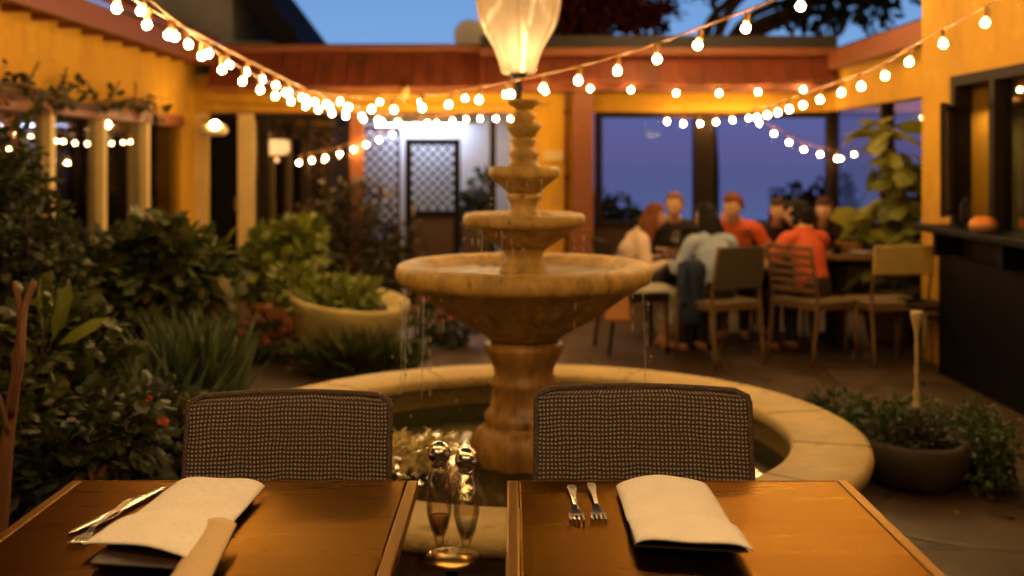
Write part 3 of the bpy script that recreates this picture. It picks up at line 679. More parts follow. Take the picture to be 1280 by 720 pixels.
def weave_mat():
    m = bpy.data.materials.new('woven cane'); m.use_nodes = True; n = m.node_tree.nodes; l = m.node_tree.links; b = n['Principled BSDF']
    tc = n.new('ShaderNodeTexCoord'); sp = n.new('ShaderNodeSeparateXYZ'); l.new(tc.outputs['UV'], sp.inputs[0])
    def tri(o, k):
        a = n.new('ShaderNodeMath'); a.operation = 'MULTIPLY'; a.inputs[1].default_value = k; l.new(o, a.inputs[0])
        c = n.new('ShaderNodeMath'); c.operation = 'SINE'; l.new(a.outputs[0], c.inputs[0])
        d = n.new('ShaderNodeMath'); d.operation = 'ABSOLUTE'; l.new(c.outputs[0], d.inputs[0]); return d.outputs[0]
    nzd = n.new('ShaderNodeTexNoise'); nzd.inputs['Scale'].default_value = 7; nzd.inputs['Detail'].default_value = 3; l.new(tc.outputs['UV'], nzd.inputs[0])
    vs_ = n.new('ShaderNodeVectorMath'); vs_.operation = 'MULTIPLY_ADD'; l.new(nzd.outputs['Color'], vs_.inputs[0]); vs_.inputs[1].default_value = (.022, .030, 0); l.new(tc.outputs['UV'], vs_.inputs[2]); l.new(vs_.outputs[0], sp.inputs[0])
    sx = tri(sp.outputs['X'], PI * 54); sy = tri(sp.outputs['Y'], PI * 42)
    mu = n.new('ShaderNodeMath'); mu.operation = 'MULTIPLY'; l.new(sx, mu.inputs[0]); l.new(sy, mu.inputs[1])
    r = n.new('ShaderNodeValToRGB'); l.new(mu.outputs[0], r.inputs[0])
    r.color_ramp.elements[0].position = .38; r.color_ramp.elements[0].color = (.022, .014, .014, 1)
    r.color_ramp.elements[1].position = .74; r.color_ramp.elements[1].color = (.27, .19, .165, 1)
    l.new(r.outputs[0], b.inputs['Base Color']); b.inputs['Roughness'].default_value = .55
    iv = n.new('ShaderNodeMath'); iv.operation = 'MULTIPLY'; iv.inputs[0].default_value = 1; l.new(mu.outputs[0], iv.inputs[1])
    bp = n.new('ShaderNodeBump'); bp.inputs['Strength'].default_value = .9; bp.inputs['Distance'].default_value = .003
    l.new(iv.outputs[0], bp.inputs['Height']); l.new(bp.outputs[0], b.inputs['Normal']); return m
M_weave = weave_mat()
M_bind = mat('wrapped cane edge', (.10, .062, .048), .6, var=.5, vscale=60, bump=.8, bscale=160)
M_cframe = mat('dark chair frame', (.05, .028, .02), .4, var=.3)
def cane_chair(label, x, y, rz, w=.525, top=.935):
    t = thing('cane_chair', label, 'chair', (x, y, 0), rz, group='woven cane chairs at the near tables')
    # back panel: superellipse outline, curved plan, tilted
    nu, nv = 36, 20; h = .44; z0 = top - h
    def pt(a, c, off):
        # a,c in -1..1 ; squircle mapping
        ex = a * (1 - .0 * c); cz = c
        r = .065
        if c > 1 - 2 * r:      # round the two top corners
            k = (c - (1 - 2 * r)) / (2 * r); ex = a * (1 - .13 * (1 - math.sqrt(max(0, 1 - k ** 2.4))))
        if c < -.2: ex *= 1 + .03 * (-.2 - c)
        xx = ex * w / 2; zz = z0 + (cz + 1) / 2 * h - .004 * a * a * (c > .5)
        yy = .028 * (1 - a * a) + .10 * (cz + 1) / 2 + off     # bows away from the sitter, leans back
        return Vector((xx, yy, zz))
    bm = bmesh.new(); uvl = bm.loops.layers.uv.new('UVMap'); grid = []
    for side in (0, 1):
        off = -.012 if side == 0 else .012
        grid.append([[bm.verts.new(pt(-1 + 2 * i / nu, -1 + 2 * j / nv, off * (1 if 0 < i < nu and j < nv else .35))) for i in range(nu + 1)] for j in range(nv + 1)])
    for sd in (0, 1):
        G = grid[sd]
        for j in range(nv):
            for i in range(nu):
                f = bm.faces.new((G[j][i], G[j][i + 1], G[j + 1][i + 1], G[j + 1][i]) if sd == 0 else (G[j][i], G[j + 1][i], G[j + 1][i + 1], G[j][i + 1]))
                for lo in f.loops:
                    for jj in (j, j + 1):
                        for ii in (i, i + 1):
                            if lo.vert is G[jj][ii]: lo[uvl].uv = (ii / nu, jj / nv)
    def rim(a, c, uva):
        f = bm.faces.new(a + c)
        for lo in f.loops: lo[uvl].uv = uva
    G0, G1 = grid
    for i in range(nu): rim((G0[nv][i], G0[nv][i + 1]), (G1[nv][i + 1], G1[nv][i]), (i / nu, .98)); rim((G0[0][i + 1], G0[0][i]), (G1[0][i], G1[0][i + 1]), (i / nu, .02))
    for j in range(nv): rim((G0[j][0], G0[j + 1][0]), (G1[j + 1][0], G1[j][0]), (.01, j / nv)); rim((G0[j + 1][nu], G0[j][nu]), (G1[j][nu], G1[j + 1][nu]), (.99, j / nv))
    obj('backrest', bm, M_weave, t, True)
    ed = [pt(-1, -1 + 2 * k / 30, 0) for k in range(31)] + [pt(-1 + 2 * k / 30, 1, 0) for k in range(1, 30)] + [pt(1, 1 - 2 * k / 30, 0) for k in range(31)]
    bm = bmesh.new(); tube(bm, ed, .0085, 8); obj('edge_binding', bm, M_bind, t, True)
    for sx in (-1, 1):
        bm = bmesh.new()
        pts = [(sx * (w / 2 - .015), .16, 0), (sx * (w / 2 - .02), .06, .43), (sx * (w / 2 - .02), .075, z0 + .1), (sx * (w / 2 - .012), .135, top - .10)]
        tube(bm, smooth_path(pts, 5), .014, 8); obj('leg', bm, M_cframe, t, True)
        bm = bmesh.new(); tube(bm, [(sx * (w / 2 - .03), -.40, 0), (sx * (w / 2 - .03), -.38, .43)], .014, 8); obj('leg', bm, M_cframe, t, True)
        bm = bmesh.new(); tube(bm, smooth_path([(sx * (w / 2 - .01), .11, .66), (sx * (w / 2 + .02), -.1, .655), (sx * (w / 2), -.3, .64), (sx * (w / 2 - .03), -.37, .45)], 5), .013, 8); obj('armrest', bm, M_cframe, t, True)
    bm = bmesh.new(); box(bm, -w / 2 + .02, w / 2 - .02, -.42, .07, .43, .47); obj('seat', bm, M_cframe, t, bevel=.015)
    return t
cane_chair('woven cane chair with rounded back behind the near left table', X(356, 2.72), 2.70, math.radians(2), top=.885)
cane_chair('woven cane chair with rounded back behind the near right table', X(805, 2.70), 2.68, math.radians(-3), w=.55, top=.905)

# ------------------------------------------------------------------ napkins, shade sheets, cutlery
def quad_grid(c4, nx, ny, zf):
    """c4 corners (front-left, front-right, back-right, back-left) xy; zf(u,v)->z; closed slab 6 mm thick"""
    bm = bmesh.new(); G = []
    fl, fr, br, bl = [Vector(p) for p in c4]
    for k in (0, 1):
        g = []
        for j in range(ny + 1):
            v = j / ny
            row = []
            for i in range(nx + 1):
                u = i / nx
                p = (fl * (1 - u) + fr * u) * (1 - v) + (bl * (1 - u) + br * u) * v
                row.append(bm.verts.new((p.x, p.y, zf(u, v) - .0035 * k)))
            g.append(row)
        G.append(g)
    for k in (0, 1):
        for j in range(ny):
            for i in range(nx):
                q = (G[k][j][i], G[k][j][i + 1], G[k][j + 1][i + 1], G[k][j + 1][i])
                bm.faces.new(q if k == 0 else q[::-1])
    for i in range(nx):
        bm.faces.new((G[0][0][i], G[1][0][i], G[1][0][i + 1], G[0][0][i + 1])); bm.faces.new((G[0][ny][i], G[0][ny][i + 1], G[1][ny][i + 1], G[1][ny][i]))
    for j in range(ny):
        bm.faces.new((G[0][j][0], G[0][j + 1][0], G[1][j + 1][0], G[1][j][0])); bm.faces.new((G[0][j][nx], G[1][j][nx], G[1][j + 1][nx], G[0][j + 1][nx]))
    return bm
def pp(u, v, z):   # point of the picture on the level z
    Y = (HC - z) * F / (v - 200); return (X(u, Y), Y, 0)
nz_ = lambda u, v, a: a * (math.sin(9 * u + 4 * v) + math.sin(5 * v * 2 - 7 * u + 1)) * .5
# right: dark sheet added below as the napkin's shade, napkin above
t = thing('shade_sheet', 'dark sheet standing in for shade under the napkin on the near right table', 'shade sheet', (*pp(860, 650, .762)[:2], .762))
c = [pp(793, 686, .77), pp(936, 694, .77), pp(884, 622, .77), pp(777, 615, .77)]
o = P('dark_sheet', quad_grid(c, 4, 4, lambda u, v: .777), mat('napkin shade', (.025, .010, .008), .45, bump=.3, bscale=150), t, bevel=.002)
t = thing('napkin', 'cream folded napkin lying creased on the near right table', 'napkin', (*pp(860, 650, .78)[:2], .78), group='folded cream napkins')
zt = .80
c = [pp(795, 668, zt), pp(942, 678, zt), pp(884, 592, zt + .0), pp(770, 592, zt)]
P('cloth', quad_grid(c, 26, 40, lambda u, v: .783 + .009 * math.sin(PI * u) ** .7 * (.35 + v) + .010 * max(0, 1 - (v / .40) ** 8 if v < .40 else 0) + nz_(u, v, .0025) - .008 * (abs(2 * u - 1) ** 6)), M_linen, t, True)
# left napkin
t = thing('napkin', 'cream folded napkin with a loose tan strap lying on the near left table', 'napkin', (*pp(220, 640, .78)[:2], .78), group='folded cream napkins')
c = [pp(104, 668, zt), pp(243, 688, zt), pp(331, 594, zt), pp(218, 592, zt)]
P('cloth', quad_grid(c, 26, 40, lambda u, v: .783 + .009 * math.sin(PI * u) ** .7 * (.3 + v) + (.009 * (1 - (v / .45) ** 8) if v < .45 else 0) + nz_(u + .3, v, .003) - .008 * (abs(2 * u - 1) ** 6)), M_linen, t, True)
c = [pp(206, 722, .79), pp(258, 724, .79), pp(296, 654, .79), pp(258, 650, .79)]
P('strap', quad_grid(c, 8, 12, lambda u, v: .790 - .012 * (1 - v) + .008 * math.sin(PI * u) ** .8), mat('tan cloth', (.60, .42, .24), .8, bump=.3, bscale=200), t, True)
t = thing('shade_sheet', 'dark sheet standing in for shade under the napkin on the near left table', 'shade sheet', (*pp(200, 660, .762)[:2], .762))  # dark sheet added in place of the shade below the left napkin
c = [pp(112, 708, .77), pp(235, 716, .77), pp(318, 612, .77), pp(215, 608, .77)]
P('dark_sheet', quad_grid(c, 4, 4, lambda u, v: .777), _m['napkin shade'], t, bevel=.002)

def fork(label, head, tail, z=.768, name='fork', knife=False):
    h, e = Vector(head), Vector(tail); h.z = e.z = 0
    d = (e - h); ln = d.length; rz = math.atan2(d.y, d.x) - PI / 2
    t = thing(name, label, name, (h.x, h.y, z - .008), rz, group='cutlery beside the napkins')
    bm = bmesh.new()
    def strip(prof, th):   # (y, halfwidth, z)
        T_ = []; Bm = []
        for y, hw, zz in prof:
            T_.append((bm.verts.new((-hw, y, zz)), bm.verts.new((hw, y, zz)))); Bm.append((bm.verts.new((-hw, y, zz - th)), bm.verts.new((hw, y, zz - th))))
        for a, b_, c_, d_ in zip(T_, T_[1:], Bm, Bm[1:]):
            bm.faces.new((a[0], a[1], b_[1], b_[0])); bm.faces.new((c_[0], d_[0], d_[1], c_[1])); bm.faces.new((a[0], b_[0], d_[0], c_[0])); bm.faces.new((a[1], c_[1], d_[1], b_[1]))
        bm.faces.new((T_[0][0], Bm[0][0], Bm[0][1], T_[0][1])); bm.faces.new((T_[-1][0], T_[-1][1], Bm[-1][1], Bm[-1][0]))
    if knife:
        strip([(.0, .002, .006), (.02, .008, .006), (.09, .009, .006), (.10, .006, .008), (ln * .9, .009, .009), (ln, .007, .008)], .004)
        obj('blade', bm, M_steel, t, True, bevel=.001)
    else:
        strip([(.045, .016, .006), (.055, .016, .005), (.068, .008, .008), (.085, .0045, .014), (ln * .6, .005, .012), (ln * .9, .011, .008), (ln, .008, .007)], .003)
        obj('handle', bm, M_steel, t, bevel=.001)
        bm = bmesh.new()
        for k in range(4):
            x = -.0138 + k * .0092; tube(bm, [(x, .047, .005), (x, .025, .004), (x * .95, .0, .010)], [.003, .003, .0015], 6)
        obj('tines', bm, M_steel, t, True)
    return t
fork('steel fork nearest the dark centre of the near right table', pp(722, 651, .768), pp(714, 605, .768))
fork('steel fork lying next to the napkin on the near right table', pp(750, 650, .768), pp(738, 602, .768))
fork('steel knife poking out left of the napkin on the near left table', pp(86, 660, .775), pp(186, 613, .775), name='knife', knife=True)
fork('steel fork lying left of the napkin on the near left table', pp(92, 676, .775), pp(166, 618, .775))
fork('second steel knife tucked under the left napkin edge', pp(112, 655, .772), pp(205, 606, .772), name='knife', knife=True)

M_cruet = glass_pane_mat('cruet glass', (.97, .94, .86), .05)
# cruets on a slim stand between the tables
cyy = 2.24; cx_ = X(565, cyy)
t = thing('drinks_stand', 'slim dark pedestal stand between the two near tables', 'stand', (cx_, cyy, 0))
bm = bmesh.new(); lathe(bm, [(0, .655), (.052, .655), (.056, .66), (.056, .668), (0, .668)], 28); obj('tray', bm, M_brass, t, True)
bm = bmesh.new(); lathe(bm, [(0, 0), (.11, 0), (.11, .012), (.02, .03), (.012, .06), (.012, .64), (.03, .654), (0, .655)], 24); obj('pedestal', bm, M_darkwood, t, True)
for i, (u, v, lab, dy) in enumerate(((549, 566, 'glass cruet with a silver ball stopper, the left of the pair', .02), (583, 574, 'glass cruet with a silver ball stopper, the right of the pair', -.0))):
    Y = cyy + dy; px = X(u, Y)
    t = thing('cruet', lab, 'cruet', (px, Y, .668), group='glass cruets between the tables'); zt_ = Z(v, Y) - .668
    bm = bmesh.new(); lathe(bm, [(0, 0), (.018, .0), (.022, .004), (.009, .014), (.010, .03), (.020, .055), (.0275, .09), (.0275, .12), (.023, zt_ - .055), (.017, zt_ - .03), (.017, zt_ - .02), (.015, zt_ - .02), (.015, zt_ - .032), (.021, zt_ - .056), (.0250, .12), (.0250, .09), (.018, .057), (.008, .036), (0, .034)], 28); obj('bottle', bm, M_cruet, t, True)
    bm = bmesh.new(); lathe(bm, [(0, .037), (.007, .038), (.0165, .058), (.0215, .078), (0, .079)], 24); obj('contents', bm, mat('amber oil', (.40, .17, .03), .1) if i == 0 else mat('white salt', (.7, .62, .5), .9, bump=.5), t, True)
    bm = bmesh.new(); bmesh.ops.create_uvsphere(bm, u_segments=20, v_segments=14, radius=.0245, matrix=Matrix.Translation((0, 0, zt_)))
    lathe(bm, [(.013, zt_ - .03), (.017, zt_ - .024), (.016, zt_ - .014), (.008, zt_ - .012)], 20); obj('stopper', bm, M_steel, t, True)

# ------------------------------------------------------------------ plants
def plant(name, label, cat, x, y, z, blobs, n, size, m, stems=(), width=.5, kind='oval', seed=0, droop=.2, pot=None, group=None, m2=None, n2=0, r0=.02, shell=.45):
    t = thing(name, label, cat, (x, y, z), group=group)
    obj('foliage', blob_leaves(blobs, n, size, width, kind, seed, droop, shell), m, t)
    if m2:      # single blooms, each a part
        a5 = np.arange(5) * 2 * PI / 5; bloom = None; rr_ = random.Random(seed)
        for q in range(max(4, n2 // 4)):
            b_ = rr_.choice(blobs); d_ = Vector((rr_.gauss(0, 1), rr_.gauss(-.5, .8), abs(rr_.gauss(.3, .6)))).normalized()
            if bloom is None:
                bloom = obj('flower', leaves(np.zeros((5, 3)), np.c_[np.cos(a5), np.sin(a5), np.full(5, .35)], size * .38, .95, seed=seed), m2, t); f_ = bloom
            else:
                f_ = bloom.copy(); C.objects.link(f_)
            f_.location = (b_[0] + d_.x * b_[3] * 1.05, b_[1] + d_.y * b_[4] * 1.05, b_[2] + d_.z * b_[5] * 1.05)
            f_.rotation_euler = (d_.z * 1.2 - 1.1, rr_.uniform(-.5, .5), rr_.uniform(0, 6)); f_.scale = (rr_.uniform(.7, 1.3),) * 3
    bm = bmesh.new(); base = (0, 0, pot[1] if pot else 0)
    tips = list(stems) or [(b[0] + .3 * b[3], b[1] - .2 * b[4], b[2] + .35 * b[5]) for b in blobs] + [(b[0] - .4 * b[3], b[1] + .1 * b[4], b[2]) for b in blobs]
    branches(bm, base, tips, r0, seed); obj('stem', bm, M_bark, t, True)
    return t
def pot(name, label, x, y, prof, m, n=40, flute=None, group=None, soil=None):
    t = thing(name, label, 'planter', (x, y, 0), group=group)
    bm = bmesh.new(); lathe(bm, prof, n, flute=flute); obj('bowl', bm, m, t, True)
    if soil:
        bm = bmesh.new(); lathe(bm, [(0, soil[1] + .01), (soil[0] * .6, soil[1] + .008), (soil[0], soil[1])], n); obj('soil', bm, M_soil, t)
    return t

# ivy mass on the far left
yv = 5.6
plant('ivy_bush', 'tall dark ivy covered shrub at the far left edge', 'shrub', X(25, yv), yv, 0,
      [(-.02, 0, 1.05, .27, .3, .60), (-.18, .1, .5, .3, .3, .5), (.16, .05, .75, .20, .25, .40), (-.2, 0, 1.3, .28, .3, .36), (.12, 0, .35, .25, .3, .35)], 5200, .050, M_leaf_dark, seed=1, width=.75)
# climbing vine along the lintel
t = thing('climbing_vine', 'straggly brown vine trained along the left lintel', 'vine', (XL + .02, 6.5, 1.98))
bm = bmesh.new(); rs = random.Random(4)
for k in range(4):
    pts = [(XL + .07 + rs.uniform(-.02, .04), 5.5 + j * .55, 1.95 + rs.uniform(-.05, .09)) for j in range(9)]
    tube(bm, [Vector(p) - t.location for p in smooth_path(pts, 4)], .012, 5)
for k in range(7):
    p = Vector((XL + .09, 6.2 + k * .5, 1.98)); tube(bm, [q - t.location for q in smooth_path([p, p + Vector((.04, .05, .08)), p + Vector((.06, rs.uniform(-.1, .15), rs.uniform(.1, .2)))], 4)], .008, 5)
obj('stem', bm, M_bark, t, True)
rsn = np.random.RandomState(3); n = 230
Pn = np.c_[rsn.uniform(.03, .14, n), rsn.uniform(-1.2, 3.6, n), rsn.normal(0, .07, n)]
Pn[:, 2] += .07 * np.sin(Pn[:, 1] * 5) * (Pn[:, 1] < 2)
obj('foliage', leaves(Pn, rsn.normal(0, 1, (n, 3)), .07, .6, seed=3), M_leaf_dark, t)

# pots on the left bed
pot('plant_pot', 'pale clay pot under the wide leafy bush on the left', X(208, 6.3), 6.3, [(0, 0), (.13, 0), (.17, .05), (.23, .3), (.24, .42), (.26, .44), (.25, .47), (.225, .47), (.22, .42), (0, .41)], M_potpale, soil=(.22, .44))
plant('leafy_bush', 'wide green leafy bush rising from a clay pot on the left', 'shrub', X(200, 6.3), 6.3, .44,
      [(0, 0, .38, .36, .34, .30), (-.20, -.05, .26, .24, .24, .20), (.18, 0, .40, .22, .24, .2), (.02, 0, .60, .17, .2, .14)], 1500, .12, M_leaf_mid, seed=2, width=.5, shell=.3)
plant('leafy_bush', 'yellow green bushy plant beside the entrance column', 'shrub', X(358, 9.2), 9.2, .02,
      [(0, 0, .62, .30, .28, .28), (-.14, -.1, .50, .24, .25, .22), (.10, 0, .80, .22, .22, .16)], 1500, .13, M_leaf_lime, seed=12, shell=.3, pot=(0, .2))
pot('plant_pot', 'small terracotta pot under the yellow green bush', X(345, 9.1), 9.1, [(0, 0), (.15, 0), (.18, .06), (.22, .24), (.235, .26), (.23, .3), (.2, .3), (.19, .26), (0, .25)], M_terra, soil=(.19, .27))
# ivy up the trellises
for i, (u, hgt, nn, lab) in enumerate(((402, 1.1, 900, 'dark ivy climbing the trellis before the dark glazing'), (452, 1.35, 1300, 'dense dark ivy climbing the tall trellis post'), (490, .9, 800, 'dark ivy low on the trellis beside the lattice door'))):
    x = X(u, 11.2); rsn = np.random.RandomState(20 + i)
    t = thing('climbing_ivy', lab, 'climber', (x, 11.2, 0), group='ivy on the back trellises')
    Pn = np.c_[rsn.normal(0, .15, nn), rsn.uniform(-.06, .04, nn), rsn.beta(1.2, 1.5, nn) * hgt]
    D = np.c_[rsn.normal(0, .6, nn), -abs(rsn.normal(.8, .4, nn)), rsn.normal(-.4, .5, nn)]
    obj('foliage', leaves(Pn, D, .062, .8, seed=i), leafmat('trellis ivy leaf', (.03, .02, .010), (.09, .065, .022)) if i == 0 else bpy.data.materials['trellis ivy leaf'], t)
    bm = bmesh.new(); branches(bm, (0, 0, 0), [(-.12, 0, hgt), (.1, 0, hgt * .9), (.0, 0, hgt * .8)], .012, i); obj('stem', bm, M_bark, t, True)
x = X(447, 11.25)
g = thing('trellis_post', 'brown timber post wrapped with ivy between the trellis panels', 'post', (x, 11.24, 0))
P('post', B((x - .07, x + .07, 11.17, 11.26, 0, 2.0)), M_wood, g, bevel=.008)
# big crescent planter bowl
bx_, by_ = X(428, 7.9), 7.9
pot('planter_bowl', 'wide pale crescent rimmed planter bowl spilling grass', bx_, by_,
    [(0, 0), (.24, 0), (.27, .03), (.36, .2), (.43, .4), (.45, .47), (.445, .50), (.425, .50), (.40, .45), (0, .40)], M_potpale, soil=(.40, .43))
bpy.context.view_layer.update()
o = [q for q in C.objects if q.name == 'planter_bowl'][0]; o.rotation_euler = (math.radians(5), math.radians(7), 0)
plant('ground_plant', 'bright green leafy plant heaped in the crescent bowl', 'plant', X(405, 7.95), 7.95, .44, [(.04, .02, .06, .40, .36, .10), (-.2, 0, .15, .16, .18, .13), (.1, -.25, .02, .3, .14, .09), (.25, .05, .03, .16, .2, .08)], 1900, .075, M_leaf_lime, seed=31, shell=.2)
n = 950; rsn = np.random.RandomState(8)
t = thing('grass_clump', 'long green grass growing against the front of the crescent bowl', 'grass', (X(448, 7.4), 7.4, 0))
th = rsn.uniform(0, 2 * PI, n); rr = np.sqrt(rsn.uniform(0, 1, n)); Pn = np.c_[rr * np.cos(th) * .34, rr * np.sin(th) * .10, np.zeros(n)]
D = np.c_[rsn.normal(0, .35, (n, 2)) + Pn[:, :2] * 1.2, np.ones(n)]
obj('foliage', leaves(Pn, D, .28, .09, 'lance', seed=6), M_leaf_mid, t)
# more pots and flowers between bowl and basin
plant('flowering_plant', 'low plant with orange red flowers behind the basin, left of the pedestal', 'plant', X(560, 8.6), 8.6, 0, [(0, 0, .22, .28, .25, .2)], 500, .08, M_leaf_dark, seed=33, m2=M_flower, n2=90)
plant('flowering_plant', 'red flowering plant at the foot of the left bushes', 'plant', X(335, 8.0), 8.0, 0, [(0, 0, .16, .26, .25, .14)], 450, .07, M_leaf_dark, seed=34, m2=M_flower, n2=160)
# left bed, near
def blades(name, label, x, y, z, n, ln, spread, m, seed, wid=.09, lean=.35, cat='plant'):
    t = thing(name, label, cat, (x, y, z)); rsn = np.random.RandomState(seed)
    th = rsn.uniform(0, 2 * PI, n); rr = np.sqrt(rsn.uniform(0, 1, n)) * spread
    Pn = np.c_[rr * np.cos(th), rr * np.sin(th), np.zeros(n)]
    D = np.c_[np.cos(th) * rr / spread * lean + rsn.normal(0, .12, n), np.sin(th) * rr / spread * lean + rsn.normal(0, .12, n), np.ones(n)]
    obj('foliage', leaves(Pn, D, ln, wid, 'lance', seed=seed), m, t)
    return t
plant('leafy_bush', 'low green bush with broad leaves in front of the ivy shrub', 'shrub', X(62, 4.5), 4.5, .0, [(0, 0, .62, .26, .25, .30), (-.1, 0, .36, .3, .26, .28), (.14, -.05, .45, .18, .2, .22), (.02, 0, .84, .16, .18, .12)], 1700, .085, M_leaf_mid, seed=41, shell=.3)
plant('leafy_bush', 'broad leaved bush with a red tinge above the near table corner', 'shrub', X(105, 4.0), 4.0, 0, [(0, 0, .30, .26, .24, .22), (.12, 0, .48, .18, .18, .18)], 1000, .07, M_leaf_dark, seed=42, m2=M_flower, n2=16)
blades('strap_plant', 'tall blue green strap leaved plant beneath the wide bush', X(160, 4.9), 4.9, 0, 240, .50, .16, M_leaf_blue, 43)
blades('strap_plant', 'dense blue green upright grass at the edge of the path', X(243, 5.3), 5.3, 0, 360, .56, .13, M_leaf_blue, 44, wid=.07, lean=.05)
plant('flowering_plant', 'red flowers among dark leaves behind the left cane chair', 'plant', X(200, 4.4), 4.4, 0, [(0, 0, .34, .16, .18, .18)], 420, .06, M_leaf_dark, seed=45, m2=M_flower, n2=26)
plant('flowering_plant', 'orange brown leafy plant low beside the left table', 'plant', X(140, 3.7), 3.7, 0, [(0, 0, .18, .3, .24, .16)], 800, .06, leafmat('rust leaf', (.08, .03, .012), (.22, .08, .02)), seed=46)
plant('leafy_bush', 'dark shrub low in front of the path at the left', 'shrub', X(225, 4.6), 4.6, 0, [(0, 0, .28, .2, .2, .24)], 800, .06, M_leaf_dark, seed=47)
plant('leafy_bush', 'dark leafy shrub filling the corner under the ivy', 'shrub', X(10, 4.1), 4.1, 0, [(0, 0, .4, .22, .25, .34), (-.1, 0, .2, .25, .2, .2)], 1200, .07, M_leaf_mid, seed=48)
plant('leafy_bush', 'mid green shrub in the shade between ivy and clay pot', 'shrub', X(128, 6.6), 6.6, 0, [(0, 0, .7, .3, .3, .4), (.1, 0, .35, .35, .3, .3)], 1800, .08, M_leaf_dark, seed=49)
plant('leafy_bush', 'dark leafy shrub growing at the foot of the left column', 'shrub', X(255, 7.4), 7.4, 0, [(0, 0, .35, .22, .25, .3), (-.2, 0, .25, .3, .25, .22)], 1300, .07, M_leaf_mid, seed=50)
# broad pale leaves, far left
t = thing('broadleaf_plant', 'two long pale paddle leaves standing in the left bushes', 'plant', (X(60, 4.3), 4.3, .55))
Pn = np.array([[-.02, 0, .25], [.02, 0, .22], [.03, .02, .2], [-.03, 0, .2]]); D = np.array([[-.12, -.1, 1], [.35, -.1, 1], [.9, -.1, .55], [-.8, 0, .5]])
obj('foliage', leaves(Pn, D, .26, .22, 'oval', jit=.1, seed=2), M_leaf_lime, t)
bm = bmesh.new(); branches(bm, (0, 0, -.55), [(-.02, 0, .27), (.02, 0, .24)], .012, 3); obj('stem', bm, M_bark, t, True)
# twisted bare trunk at the left edge
t = thing('bare_trunk', 'twisted reddish bare trunk standing at the left edge', 'trunk', (X(8, 3.3), 3.3, 0))
bm = bmesh.new()
pts = [at(-20, 800, 3.3), at(0, 650, 3.3), at(8, 560, 3.3), at(20, 470, 3.32), at(26, 400, 3.3), at(18, 352, 3.28)]
tube(bm, [Vector(p) - t.location for p in smooth_path(pts, 5)], [.032 - .001 * i for i in range(26)], 8)
tube(bm, [Vector(p) - t.location for p in smooth_path([at(14, 520, 3.29), at(26, 450, 3.24), at(30, 390, 3.28), at(42, 352, 3.3)], 5)], .011, 7)
tube(bm, [Vector(p) - t.location for p in smooth_path([at(10, 540, 3.27), at(0, 500, 3.25), at(-10, 490, 3.25)], 4)], .008, 7)
obj('trunk', bm, mat('red bark', (.22, .09, .035), .7, var=.5, vscale=14, bump=.7, stretch=(1, 1, .2)), t, True)

# right side: stone bowl ringed with green
rx, ry = X(1145, 4.95), 4.95
pot('stone_planter', 'low mossy stone bowl standing right of the pool wall', rx, ry, [(0, 0), (.17, 0), (.22, .04), (.255, .13), (.25, .20), (.225, .215), (.195, .20), (.18, .15), (0, .14)], M_potdark, flute=lambda i, z, t: 1 + .03 * math.sin(3 * t) + .02 * math.sin(7 * t + z * 20), soil=(.18, .17))
plant('ground_plant', 'fine green foliage heaped inside the mossy stone bowl', 'plant', rx - .03, ry, .15, [(-.05, 0, .07, .17, .17, .12), (.07, .03, .06, .15, .15, .10), (0, -.08, .05, .17, .09, .08)], 2600, .03, M_leaf_dark, seed=61, shell=.2)
bl = []
for k in range(15):
    a = math.radians(-40 + 15 * k); bl.append((.35 * math.cos(a), .30 * math.sin(a), .15, .12, .14, .18 + .03 * math.sin(k * 2)))
plant('ground_plant', 'crescent of dense low greenery curling round the stone bowl', 'plant', rx, ry + .05, 0, bl, 7000, .030, leafmat('moss green leaf', (.025, .045, .008), (.07, .10, .016)), seed=62, shell=.2, r0=.006)
plant('ground_plant', 'low dark greenery against the pool wall on the right', 'plant', X(1035, 5.6), 5.6, 0, [(0, 0, .14, .22, .2, .14), (.15, -.2, .10, .2, .2, .11)], 2200, .035, M_leaf_dark, seed=63, shell=.2)
# slim garden stake
gx, gy = X(1146, 5.08), 5.08
q = gy / F
t = thing('garden_stake', 'slim brass garden stake with a flared top standing by the stone bowl', 'stake', (gx, gy, 0))
def gz(v): return HC - (v - 200) * q
bm = bmesh.new(); lathe(bm, [(0, 0), (.006, 0), (.008, gz(520)), (.026, gz(514)), (.026, gz(506)), (.014, gz(500)), (.020, gz(492)), (.010, gz(484)), (.008, gz(470)), (.013, gz(462)), (.009, gz(455)), (.010, gz(420)), (.014, gz(412)), (.020, gz(405)), (.030, gz(392)), (.028, gz(389)), (0, gz(391))], 16)
obj('rod', bm, mat('pale enamelled brass', (.62, .46, .24), .35, var=.3, metal=.3), t, True)

# big-leaf plant in front of the porch screen
bxp, byp = X(1116, 8.75), 8.75
pot('plant_pot', 'large dark pot under the big leaved plant by the ochre pillar', bxp, byp, [(0, 0), (.17, 0), (.2, .05), (.26, .4), (.28, .43), (.27, .46), (.24, .46), (.23, .42), (0, .41)], M_potdark, soil=(.23, .43))
t = thing('big_leaf_plant', 'tall plant with large drooping lime leaves in front of the porch screen', 'plant', (bxp, byp, .42))
rsn = np.random.RandomState(9); stems = []; Pn = []; D = []
for k in range(32):
    a = rsn.uniform(0, 2 * PI); h = rsn.uniform(.20, 1.42); r = rsn.uniform(.05, .36) * (1 - .25 * h / 1.4)
    tip = (r * math.cos(a), r * math.sin(a), h); stems.append(tip)
    for j in range(rsn.randint(5, 8)):
        b_ = a + rsn.normal(0, 1.3); Pn.append((tip[0] + rsn.normal(0, .03), tip[1] + rsn.normal(0, .03), tip[2] + rsn.uniform(-.08, .03)))
        D.append((math.cos(b_), math.sin(b_), rsn.uniform(-.9, .25)))
obj('foliage', leaves(Pn, D, .27, .46, 'oval', seed=10), leafmat('large lime leaf', (.10, .12, .015), (.34, .32, .05), trans=.45), t)
